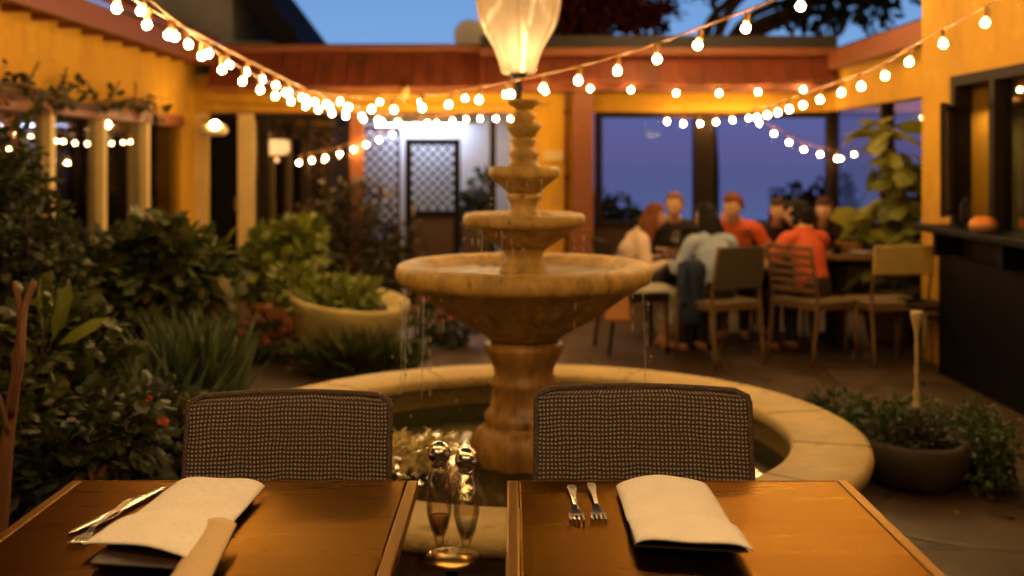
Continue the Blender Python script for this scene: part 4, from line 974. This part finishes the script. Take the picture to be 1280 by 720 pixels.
bm = bmesh.new(); branches(bm, (0, 0, 0), stems, .014, 5); obj('stem', bm, M_bark, t, True)
# foliage outside the porch windows
plant('leafy_bush', 'dark bush outside at the left edge of the porch window', 'shrub', X(775, 13.5), 13.5, 0, [(0, 0, .55, .35, .3, .45), (-.3, 0, .5, .25, .3, .6)], 1400, .11, M_leaf_mid, seed=71)
plant('leafy_bush', 'dark bush outside behind the right end of the diners', 'shrub', X(1010, 13.8), 13.8, 0, [(0, 0, .6, .5, .3, .45), (-.25, 0, 1.05, .25, .2, .12), (.35, 0, .8, .3, .3, .5)], 1700, .10, M_leaf_dark, seed=72)
plant('leafy_bush', 'small dark plant inside the bright opening right of the lattice door', 'shrub', X(592, 12.4), 12.4, 0, [(0, 0, .75, .22, .2, .35), (.1, 0, 1.15, .12, .15, .22)], 700, .09, M_leaf_dark, seed=73)

# dark red tree over the roof
def tree(name, label, x, y, h, blobs, n, size, m, seed, tr=.22, group=None):
    t = thing(name, label, 'tree', (x, y, 0), group=group)
    obj('crown', blob_leaves(blobs, n, size, .6, 'oval', seed, .3, .25), m, t)
    bm = bmesh.new(); tube(bm, smooth_path([(0, 0, 0), (.05, 0, h * .3), (-.05, .05, h * .62)], 5), [tr * (1 - .045 * i) for i in range(11)], 10)
    branches(bm, (-.04, .05, h * .55), [(b[0], b[1], b[2]) for b in blobs] + [(b[0] + b[3] * .6, b[1], b[2] + b[5] * .5) for b in blobs], tr * .45, seed, .25)
    obj('trunk', bm, M_bark, t, True); return t
tree('red_leaf_tree', 'dark red leaved tree rising behind the back roof', X(685, 16), 16, 4.6, [(.7, 0, 4.2, .9, .9, .95), (1.4, 0, 3.9, .6, .8, .55), (.3, 0, 3.7, .5, .6, .5), (1.0, 0, 4.9, .9, .8, .7)], 6500, .13, M_leaf_red, 81)
tree('dark_tree', 'thin dark tree with sky showing through over the porch roof', X(881, 17), 17, 5, [(.8, 0, 4.75, 1.1, .9, .50), (1.9, 0, 4.1, .6, .6, .6), (.1, 0, 4.45, .40, .5, .4), (2.5, 0, 4.4, .8, .8, .8), (1.35, 0, 3.85, .35, .5, .25)], 2200, .16, M_leaf_dark, 82)

# ------------------------------------------------------------------ porch furniture
M_oak = mat('warm oak', (.16, .08, .026), .5, var=.4, vscale=6, stretch=(6, 6, 1))
M_pad = mat('tan seat pad', (.15, .10, .045), .8, var=.3, bump=.3, bscale=90)
M_greyback = mat('grey brown fabric', (.05, .036, .022), .85, bump=.3, bscale=90)
M_yback = mat('cream yellow backrest', (.42, .28, .08), .5, var=.15)
def dchair(label, x, y, rz, style='solid', backm=None, seatm=None, framem=None, scale=1):
    """local +y is the way the sitter faces; back at -y"""
    t = thing('dining_chair', label, 'chair', (x, y, 0), rz, group='wooden dining chairs on the porch'); t.scale = (scale,) * 3
    fm = framem or M_oak; w = .22; d = .21
    for sx in (-1, 1):
        bm = bmesh.new(); tube(bm, smooth_path([(sx * w, -d - .05, 0), (sx * w, -d, .45), (sx * w, -d - .02, .62), (sx * (w - .005), -d - .07, .88)], 4), [.014] * 5 + [.012] * 8, 8); obj('leg', bm, fm, t, True)
        bm = bmesh.new(); tube(bm, [(sx * w, d, 0), (sx * w, d - .01, .43)], [.010, .014], 8); obj('leg', bm, fm, t, True)
    bm = bmesh.new(); box(bm, -w - .01, w + .01, -d - .01, d + .01, .405, .435); obj('seat_rail', bm, fm, t, bevel=.005)
    bm = bmesh.new(); box(bm, -w - .015, w + .015, -d - .005, d + .025, .436, .468); obj('seat', bm, seatm or M_pad, t, bevel=.012)
    if style == 'solid':
        bm = bmesh.new(); box(bm, -w + .012, w - .012, -.015, .015, .56, .87, Matrix.Translation((0, -d - .035, 0)) @ Matrix.Rotation(math.radians(5), 4, 'X') @ Matrix.Translation((0, .06, 0))); obj('backrest', bm, backm or M_greyback, t, bevel=.008)
    elif style == 'top':
        bm = bmesh.new(); box(bm, -w - .015, w + .015, -.014, .014, .67, .885, Matrix.Translation((0, -d - .035, 0)) @ Matrix.Rotation(math.radians(5), 4, 'X') @ Matrix.Translation((0, .05, 0))); obj('backrest', bm, backm or M_yback, t, bevel=.01)
    else:
        for k in range(6):
            z = .53 + k * .062; y_ = -d - .02 - .05 * max(0, (z - .6)) / .28
            bm = bmesh.new(); box(bm, -w + .012, w - .012, y_ - .01, y_ + .01, z, z + .035); obj('slat', bm, backm or M_oak, t, bevel=.004)
    return t
def R(a): return math.radians(a)
dchair('grey backed wooden chair behind the person in the pale blue top', X(897, 7.95), 7.95, R(28), 'solid')
dchair('wooden chair with striped slat back under the black haired person in orange', X(1018, 8.0), 8.0, R(-58), 'slat', M_oak)
dchair('empty wooden chair with cream top rail beside the ochre pillar', X(1108, 7.95), 7.95, R(8), 'top')
dchair('dark wooden chair under the person in the cream top', X(792, 8.45), 8.45, R(-80), 'solid', M_darkwood, M_darkwood, M_darkwood)
dchair('dark chair of the diner with the grey red hair at the far side', X(842, 9.55), 9.55, R(180), 'solid', M_darkwood, M_darkwood, M_darkwood)
dchair('dark chair of the diner in the orange shirt at the far side', X(922, 9.5), 9.5, R(180), 'solid', M_darkwood, M_darkwood, M_darkwood)
dchair('dark chair of the half hidden diner at the far side', X(965, 9.55), 9.55, R(180), 'solid', M_darkwood, M_darkwood, M_darkwood)
dchair('dark chair of the diner with clasped hands near the big plant', X(1028, 9.4), 9.4, R(180), 'solid', M_darkwood, M_darkwood, M_darkwood)
dchair('dark wooden chair tucked against the ochre pillar', X(1172, 7.75), 7.75, R(95), 'solid', M_darkwood, M_darkwood, M_oak)
# long table
t = thing('dining_table', 'long wooden dining table on the porch with people seated round it', 'table', (2.0, 8.75, 0))
P('tabletop', B((1.28, 2.88, 8.33, 9.18, .715, .75)), M_oak, t, bevel=.006)
for x in (1.5, 2.66):
    P('leg', B((x - .05, x + .05, 8.6, 8.9, .04, .715), (x - .09, x + .09, 8.45, 9.05, 0, .04)), M_darkwood, t, bevel=.004)
t = thing('plate', 'white plate at the right end of the porch table', 'plate', (X(1085, 8.45), 8.48, .75))
bm = bmesh.new(); lathe(bm, [(0, .003), (.08, .003), (.135, .018), (.14, .022), (.13, .021), (.08, .008), (0, .008)], 32); obj('dish', bm, M_ceram, t, True)
t = thing('bread_basket', 'brown woven basket standing on the porch table', 'basket', (X(1062, 8.7), 8.7, .75))
bm = bmesh.new(); lathe(bm, [(0, 0), (.09, 0), (.115, .08), (.12, .085), (.105, .085), (.085, .02), (0, .02)], 28, flute=lambda i, z, t: 1 + .015 * math.cos(24 * t)); obj('basket', bm, _m['wicker'], t, True)
t = thing('cup', 'small black cup in front of the basket', 'cup', (X(1046, 8.5), 8.5, .75))
bm = bmesh.new(); lathe(bm, [(0, 0), (.03, 0), (.038, .07), (.034, .07), (.028, .01), (0, .01)], 20); obj('body', bm, M_black, t, True)
for i, (u, y) in enumerate(((845, 8.6), (934, 8.85), (1000, 9.0))):
    t = thing('wine_glass', ('stemmed glass beside the person in the cream top', 'stemmed glass before the diner in the orange shirt', 'stemmed glass before the diner with clasped hands')[i], 'glass', (X(u, y), y, .75), group='stemmed glasses on the porch table')
    bm = bmesh.new(); lathe(bm, [(0, 0), (.03, 0), (.03, .003), (.004, .008), (.004, .08), (.02, .09), (.036, .12), (.036, .15), (.03, .18), (.028, .18), (.034, .15), (.033, .12), (.015, .095), (0, .09)], 20); obj('bowl', bm, M_clear, t, True)

# ------------------------------------------------------------------ people
def skin_mesh(chains, sub=1):
    """limb volumes: chains of (point, radius | (rx, ry) | (rx, ry, side vector)); fused into one surface by joined()"""
    bm = bmesh.new()
    for ch in chains:
        P_ = [Vector(c_[0]) for c_ in ch]
        Rr = []
        for c_ in ch:
            r_ = c_[1]; Rr.append((r_, r_) if not isinstance(r_, tuple) else r_[:2])
        sd = next((c_[1][2] for c_ in ch if isinstance(c_[1], tuple) and len(c_[1]) == 3), Vector((1, 0, 0)))
        path = smooth_path(P_, 5); n = len(path); rings = []
        for i, p in enumerate(path):
            k = i / 5; a = min(int(k), len(Rr) - 1); b_ = min(a + 1, len(Rr) - 1); f = k - a
            rx = Rr[a][0] * (1 - f) + Rr[b_][0] * f; ry = Rr[a][1] * (1 - f) + Rr[b_][1] * f
            t_ = (path[min(i + 1, n - 1)] - path[max(i - 1, 0)]).normalized()
            ax = sd - t_ * sd.dot(t_)
            if ax.length < .05: ax = t_.orthogonal()
            ax.normalize(); ay = t_.cross(ax)
            rings.append((p, t_, ax, ay, rx, ry))
        full = []
        for e, sg in ((0, -1), (-1, 1)):
            p, t_, ax, ay, rx, ry = rings[e]; q = min(rx, ry)
            cap = [(p + t_ * sg * q * math.sin(w_), t_, ax, ay, rx * math.cos(w_), ry * math.cos(w_)) for w_ in (.5, 1.0, 1.4)]
            full.append(cap)
        rings = full[0][::-1] + rings + full[1]
        V = [[bm.verts.new(p + ax * rx * math.cos(q * PI / 6) + ay * ry * math.sin(q * PI / 6)) for q in range(12)] for p, t_, ax, ay, rx, ry in rings]
        for A_, B_ in zip(V, V[1:]):
            for q in range(12): bm.faces.new((A_[q], A_[(q + 1) % 12], B_[(q + 1) % 12], B_[q]))
        bm.faces.new(V[0][::-1]); bm.faces.new(V[-1])
    bmesh.ops.recalc_face_normals(bm, faces=bm.faces)
    me = bpy.data.meshes.new('tmp'); bm.to_mesh(me); bm.free(); return me
def joined(meshes, voxel):
    bm = bmesh.new()
    for me in meshes: bm.from_mesh(me)
    me = bpy.data.meshes.new('j'); bm.to_mesh(me); bm.free()
    if not voxel: return me
    o = bpy.data.objects.new('tmp', me); C.objects.link(o)
    md = o.modifiers.new('r', 'REMESH'); md.mode = 'VOXEL'; md.voxel_size = voxel; md.use_smooth_shade = True
    sm = o.modifiers.new('sm', 'SMOOTH'); sm.factor = .5; sm.iterations = 2
    dg = bpy.context.evaluated_depsgraph_get(); dg.update()
    res = bpy.data.meshes.new_from_object(o.evaluated_get(dg)); bpy.data.objects.remove(o); return res
def head_mesh(Mx, female=False):
    bm = bmesh.new(); bmesh.ops.create_uvsphere(bm, u_segments=40, v_segments=28, radius=1)
    for v in bm.verts:
        x, y, z = v.co
        # skull/jaw : +y is the face
        w_ = .073; d_ = .092; h_ = .112
        if z < 0: k = -z; x *= 1 - .28 * k; y = y * (1 - .18 * k) + .12 * k
        px, py, pz = x * w_, y * d_, z * h_
        if y > 0:
            e = math.exp(-((px / .014) ** 2)) ; 
            py += .022 * e * math.exp(-(((pz + .018) / .018) ** 2)) + .012 * e * math.exp(-(((pz - .004) / .022) ** 2))      # nose
            for sx in (-1, 1): py -= .010 * math.exp(-(((px - sx * .030) / .016) ** 2) - (((pz - .006) / .012) ** 2))         # eye sockets
            py += .006 * math.exp(-((px / .045) ** 2) - (((pz - .026) / .010) ** 2))                                           # brow
            py += .007 * math.exp(-((px / .022) ** 2) - (((pz + .050) / .008) ** 2))                                           # lips
            py -= .004 * math.exp(-((px / .03) ** 2) - (((pz + .066) / .008) ** 2)); py += .007 * math.exp(-((px / .02) ** 2) - (((pz + .088) / .014) ** 2))
        v.co = (px, py, pz)
    for sx in (-1, 1):
        bmesh.ops.create_uvsphere(bm, u_segments=12, v_segments=8, radius=1, matrix=Matrix.Translation((sx * .074, -.005, -.004)) @ Matrix.Rotation(sx * .35, 4, 'Z') @ Matrix.Diagonal((.008, .019, .030, 1)))
    bm.transform(Mx); me = bpy.data.meshes.new('h'); bm.to_mesh(me); bm.free(); return me
def hand_chains(wr, d, up, side, grip=.5):
    """five separate curled fingers from the wrist; d direction of the hand, up = back-of-hand normal"""
    d = d.normalized(); up = (up - d * up.dot(d)).normalized(); s_ = d.cross(up) * side
    palm = wr + d * .050; ch = [[(wr, (.026, .02, s_)), (palm, (.036, .015, s_)), (wr + d * .078, (.036, .012, s_))]]
    for k, (o_, ln, r) in enumerate(((-.030, .068, .0085), (-.010, .078, .009), (.010, .072, .009), (.029, .056, .0078))):
        b0 = palm + s_ * o_ * .55; k0 = palm + d * .036 + s_ * o_; k1 = k0 + (d * (1 - grip * .35) - up * grip * .5).normalized() * ln * .5; k2 = k1 + (d * (1 - grip) - up * grip).normalized() * ln * .5
        ch.append([(b0, .012), (k0, r * 1.1), (k1, r), (k2, r * .8)])
    t0 = wr + d * .022 - s_ * .016; t1 = t0 + (d * .6 - s_ * .8 - up * .2) .normalized() * .042; t2 = t1 + (d * .9 - s_ * .2 - up * .3).normalized() * .034
    ch.append([(t0, .013), (t1, .0115), (t2, .009)])
    return ch
SKIN = mat('warm skin', (.56, .32, .20), .5, var=.1, vscale=12)
M_eye = mat('eye', (.03, .02, .015), .2)
M_lip = mat('lips', (.42, .12, .09), .5)
def person(label, x, y, rz, top, bottom, hair, hairstyle, lean=.06, low=.0, arms=((.24, .30, .80), (-.24, .30, .80)), hands=None, look=(0, 0), scale=.96, sleeve='long', knees=.42, foot=(.0, .0), trouser='long', seatz=.47, shoes=None, spread=.10, twist=0):
    """seated figure; local +y is forward, origin on the floor below the hips. arms: wrist positions (right +x, left -x)"""
    lean += .05; scale *= .925; t = thing('person', label, 'person', (x, y, 0), rz); t.scale = (scale,) * 3
    hip = Vector((0, 0, seatz + .10)); sp = Vector((0, lean * .35, seatz + .27)); ch = Vector((0, lean * .9, seatz + .44)); nb = Vector((0, lean * 1.3, seatz + .585)); nk = nb + Vector((0, lean * .35 + .012, .05))
    hc = nk + Vector((0, .035 + lean * .2, .098))
    tor = [(hip, (.155, .115)), (sp, (.135, .10)), (ch, (.155, .11)), (nb, (.085, .07)), (nk, (.052, .054)), (nk + Vector((0, .012, .06)), (.05, .052))]
    body = [tor]; cl = [[(hip, (.168, .128)), (sp, (.148, .112)), (ch, (.168, .122)), (nb - Vector((0, 0, .012)), (.098, .082))]]
    tr = [[(hip + Vector((0, 0, .05)), (.160, .125)), (hip - Vector((0, 0, .02)), (.170, .13))]]
    shoe = []
    for sgn, wrp in zip((1, -1), arms):
        sh = Vector((sgn * .175, lean * 1.15, seatz + .53)); wr = Vector(wrp)
        up_l, fo_l = .275, .25; dd = wr - sh; L_ = min(dd.length, (up_l + fo_l) * .985); wr = sh + dd.normalized() * L_
        a = (up_l ** 2 - fo_l ** 2 + L_ ** 2) / (2 * L_); hh = math.sqrt(max(up_l ** 2 - a * a, 0))
        ax = dd.normalized(); pole = Vector((sgn * .55, -.25, -.9)); pole = (pole - ax * pole.dot(ax)).normalized()
        el = sh + ax * a + pole * hh
        body.append([(nb - Vector((0, 0, .05)), .06), (sh, .054), (sh.lerp(el, .5), .045), (el, .037), (el.lerp(wr, .35), .037), (wr, .024)])
        end = {'long': .93, 'half': -.45, 'none': -2}[sleeve]
        if end > 0: cl.append([(nb - Vector((0, 0, .05)), .073), (sh, .068), (sh.lerp(el, .5), .058), (el, .05), (el.lerp(wr, .4), .048), (el.lerp(wr, end), .036)])
        elif end > -1: cl.append([(nb - Vector((0, 0, .05)), .073), (sh, .068), (sh.lerp(el, .45), .062), (sh.lerp(el, .75), .062)])
        hd = (wr - el).normalized(); hp = hands[0 if sgn == 1 else 1] if hands else None
        if hp: hd = Vector(hp).normalized()
        upv = Vector((sgn * .15, -.2, 1)) if abs(hd.z) < .8 else Vector((sgn * .3, 1, 0))
        hch = hand_chains(wr, hd, upv, sgn)
        body += hch
        # legs
        hj = hip + Vector((sgn * .085, .02, -.03)); kn = Vector((sgn * spread, knees, seatz + .03)); an = Vector((sgn * spread * .95 + foot[0], knees + foot[1], .085)); to = an + Vector((sgn * .02, .13, -.045))
        body.append([(hj, .088), (hj.lerp(kn, .5), .076), (kn, .056), (kn.lerp(an, .3), .054), (kn.lerp(an, .7), .038), (an, .033), (an + Vector((0, .03, -.04)), .032), (to, (.036, .02))])
        e2 = .93 if trouser == 'long' else (.55 if trouser == 'crop' else 0)
        lg = [(hj, .101), (hj.lerp(kn, .5), .088), (kn, .070)]
        if e2: lg += [(kn.lerp(an, .3 if e2 > .3 else e2), .064), (kn.lerp(an, e2), .052)]
        tr.append(lg)
        shoe.append([(an + Vector((0, -.035, -.05)), (.036, .030)), (an + Vector((0, .04, -.052)), (.040, .030)), (to, (.042, .024)), (to + Vector((0, .03, 0)), (.03, .018))])
    Mh = Matrix.Translation(hc) @ Matrix.Rotation(look[0], 4, 'Z') @ Matrix.Rotation(look[1], 4, 'X')
    me = joined([skin_mesh(body, 1), head_mesh(Mh)], .0075); me.name = 'body'; me.materials.clear(); me.materials.append(SKIN)
    o = bpy.data.objects.new('body', me); C.objects.link(o); o.parent = t; me.shade_smooth()
    def add(name, meshes, m, vox=.012):
        q = joined(meshes, vox); q.materials.clear(); q.materials.append(m); q.shade_smooth(); q.name = name
        a = bpy.data.objects.new(name, q); C.objects.link(a); a.parent = t; return a
    add('shirt', [skin_mesh(cl, 1)], top); add('trousers' if trouser != 'none' else 'shorts', [skin_mesh(tr, 1)], bottom)
    for c in shoe: add('shoe', [skin_mesh([c], 1)], shoes or M_shoe, .008)
    # hair
    bm = bmesh.new(); bmesh.ops.create_uvsphere(bm, u_segments=32, v_segments=20, radius=1)
    dele = []
    for v in bm.verts:
        x_, y_, z_ = v.co; nzv = .05 * math.sin(9 * x_ + 5 * z_) + .04 * math.sin(14 * y_ + 3 * x_)
        k = 1.0 + nzv * .6
        k += .05 * math.sin(17 * x_ + 11 * z_ + 3) * math.sin(13 * y_) ; v.co = Vector((x_ * .089 * k, y_ * .105 * k - .008, z_ * .124 * k + .008))
        if y_ > .30 and z_ < .36 + (.0 if hairstyle != 'receding' else .3): dele.append(v)
        elif z_ < -.15 and hairstyle in ('short', 'receding') and y_ > -.35: dele.append(v)
        elif hairstyle in ('short', 'receding') and z_ < -.55: dele.append(v)
    bmesh.ops.delete(bm, geom=dele, context='VERTS')
    hm = [None]
    if hairstyle in ('long', 'bob', 'tied'):
        low = {'long': .30, 'bob': .17, 'tied': .06}[hairstyle]
        for k in range(13):
            a = PI * (.02 + .96 * k / 12) + PI   # round the back
            p0 = Vector((.072 * math.cos(a), .085 * math.sin(a) - .005, .02)); j1, j2, j3 = [random.Random(k * 7 + len(label)).uniform(-.016, .016) for _ in range(3)]; p1 = Vector((.098 * math.cos(a) + j1, .100 * math.sin(a) - .015, -.10)); p2 = Vector((.096 * math.cos(a) + j2 * 2, .108 * math.sin(a) - .025, -low + j3 * 2))
            tube(bm, smooth_path([p0, p1, p2], 4), [.026, .028, .029, .029, .029, .027, .024, .018, .008], 8)
    if hairstyle == 'curly':
        rc = random.Random(5)
        for k in range(90):
            d_ = Vector((rc.gauss(0, 1), rc.gauss(-.7, .8), rc.gauss(.1, .9))).normalized()
            if d_.y > .35 and d_.z < .4: continue
            bmesh.ops.create_icosphere(bm, subdivisions=2, radius=rc.uniform(.022, .038), matrix=Matrix.Translation((d_.x * .098, d_.y * .112 - .01, d_.z * .118 - .015)))
    if hairstyle == 'tied': bmesh.ops.create_uvsphere(bm, u_segments=14, v_segments=10, radius=.04, matrix=Matrix.Translation((0, -.12, .03)))
    bmesh.ops.solidify(bm, geom=bm.faces[:], thickness=.004) if hairstyle in ('short', 'receding') else None
    bm.transform(Mh); ho = obj('hair', bm, hair, t, True)
    for sx in (-1, 1):
        bm = bmesh.new(); bmesh.ops.create_uvsphere(bm, u_segments=10, v_segments=8, radius=.0095, matrix=Mh @ Matrix.Translation((sx * .030, .0775, .005)) @ Matrix.Diagonal((1.2, .7, .7, 1))); obj('eye', bm, M_eye, t, True)
    bm = bmesh.new(); bmesh.ops.create_uvsphere(bm, u_segments=12, v_segments=8, radius=1, matrix=Mh @ Matrix.Translation((0, .088, -.050)) @ Matrix.Diagonal((.021, .010, .0065, 1))); obj('mouth', bm, M_lip, t, True)
    return t
def cloth(name, c, v=.15): return mat(name, c, .85, var=v, vscale=9, bump=.5, bscale=22)
M_shoe = cloth('tan shoe', (.35, .14, .07))
H_black = mat('black hair', (.008, .006, .006), .7, spec=.25, bump=.6, bscale=90, stretch=(1, 1, .15))
H_red = mat('reddish brown hair', (.20, .06, .02), .7, spec=.25, bump=.6, bscale=90, stretch=(1, 1, .15), var=.4)
H_grey = mat('grey red hair', (.28, .13, .06), .6, bump=.6, bscale=90, var=.3)
H_brown = mat('dark brown hair', (.05, .02, .01), .7, spec=.25, bump=.6, bscale=90)
F_cream, F_blue, F_or, F_dark = cloth('cream knit', (.75, .55, .42)), cloth('pale blue cotton', (.36, .42, .55)), cloth('orange red cotton', (.62, .10, .03)), cloth('dark cloth', (.022, .014, .014))
F_wht, F_jean = cloth('pale trousers', (.80, .74, .60)), cloth('dark denim', (.03, .05, .09))
person('person in cream top and pale trousers with long reddish hair, seated at the left end', X(771, 8.42), 8.45, R(-82), F_cream, F_wht, H_red, 'long', lean=.12, arms=((.16, .42, .80), (-.20, .40, .82)), look=(R(0), R(-12)), trouser='crop', foot=(-.0, -.05), knees=.50, scale=.94, sleeve='long')
person('person with receding grey red hair in dark top at the far left of the table', X(842, 9.42), 9.42, R(172), F_dark, F_dark, H_grey, 'receding', lean=.18, arms=((.15, .40, .80), (-.15, .40, .80)), look=(R(-18), R(-16)), scale=1.0)
person('person seen from behind in pale blue top with long black hair', X(896, 8.0), 8.02, R(18), F_blue, F_dark, H_black, 'bob', lean=.03, arms=((.20, .42, .79), (-.22, .40, .79)), look=(R(24), R(-8)), scale=.95, shoes=M_shoe)
person('person with short reddish hair in orange shirt raising a hand to the face', X(920, 9.3), 9.3, R(165), F_or, F_dark, H_red, 'short', lean=.20, arms=((.10, .20, 1.05), (-.18, .40, .80)), hands=((-.4, 0, .9), (0, 1, 0)), look=(R(-35), R(-14)), scale=1.0, sleeve='half')
person('half hidden person with dark hair in black leaning behind the orange clad diner', X(963, 9.5), 9.45, R(175), F_dark, F_dark, H_brown, 'bob', lean=.14, look=(R(-40), R(-10)), scale=.96)
person('person seen from behind in bright orange top with black hair and outstretched arms', X(1018, 8.05), 8.08, R(22), F_or, F_dark, H_black, 'curly', lean=.05, arms=((.10, .48, .84), (-.30, .42, .84)), look=(R(42), R(-6)), scale=.97, sleeve='half')
person('person with dark hair in black top with clasped raised hands near the big plant', X(1026, 9.25), 9.25, R(168), F_dark, F_dark, H_brown, 'long', lean=.15, arms=((.14, .30, .92), (-.13, .26, .96)), hands=((-.3, .1, .9), (.1, .1, .95)), look=(R(-22), R(-12)), scale=.97, sleeve='half')
# denim jacket over the chair
t = thing('jacket', 'dark blue denim jacket hanging beside the pale blue clad person', 'jacket', (X(864, 7.9), 7.86, .52))
bm = bmesh.new()
lathe(bm, [(.05, -.28), (.10, -.24), (.12, -.12), (.10, .05), (.12, .18), (.13, .26), (.06, .30), (0, .30)], 28, flute=lambda i, z, th: 1 + .24 * math.cos(5 * th + z * 12) + .12 * math.cos(9 * th - z * 20), squash=.55)
t.scale = (.72, .9, .82); obj('body', bm, cloth('blue denim', (.012, .024, .055)), t, True)
bm = bmesh.new(); tube(bm, smooth_path([(-.09, -.03, .24), (-.12, -.06, .08), (-.09, -.06, -.10)], 5), [.045] * 6 + [.04] * 5, 10); obj('sleeve', bm, _m['blue denim'], t, True)
t = thing('handbag', 'tan shoulder bag hanging low at the left end of the porch table', 'bag', (X(771, 8.2), 8.15, .27))
bm = bmesh.new(); box(bm, -.10, .10, -.045, .045, .0, .24)
for v in bm.verts:
    if v.co.z > .2: v.co.x *= .8; v.co.y *= .5
obj('body', bm, mat('tan leather', (.42, .17, .05), .5, bump=.3), t, bevel=.02)
bm = bmesh.new(); tube(bm, smooth_path([(-.07, 0, .23), (-.05, 0, .36), (.05, 0, .36), (.07, 0, .23)], 5), .008, 6); obj('strap', bm, M_darkwood, t, True)

# ------------------------------------------------------------------ small details
t = thing('drain_pipe', 'brown rain pipe running down the ochre wall between the two openings', 'pipe', (X(708, 11.4), 11.40, 0))
bm = bmesh.new(); tube(bm, [(0, .05, 0), (0, .05, 2.2), (0, -.02, 2.32)], .022, 10); obj('pipe', bm, M_wood, t, True)
for z in (.5, 1.3, 2.0):
    obj('clip', B((-.035, .035, .02, .095, z, z + .025)), M_darkwood, t)
t = thing('wall_cable', 'thin dark cable stapled along the ochre beam of the back building', 'cable', (-1.5, YB, 2.1))
bm = bmesh.new(); tube(bm, smooth_path([(-1.8, -.008, .02), (-.9, -.008, -.01), (.3, -.008, .015), (1.4, -.008, -.01), (1.9, -.008, -.0)], 6), .006, 6); obj('cable', bm, M_darkwood, t, True)
rs = np.random.RandomState(77); n = 170
Pn = np.c_[rs.uniform(-3.2, 3.0, n), rs.uniform(3.0, 9.5, n), np.full(n, .006)]
keep = ((Pn[:, 0] - PX) ** 2 + (Pn[:, 1] - FY) ** 2) > 1.46 ** 2
Pn = Pn[keep]; D = np.c_[rs.normal(0, 1, (len(Pn), 2)), np.full(len(Pn), .03)]
tag(obj('fallen_leaves', leaves(Pn, D, .05, .5, seed=5), leafmat('fallen brown leaf', (.10, .04, .012), (.30, .15, .04))), 'dry brown leaves scattered over the paving', 'leaves', kind='stuff')
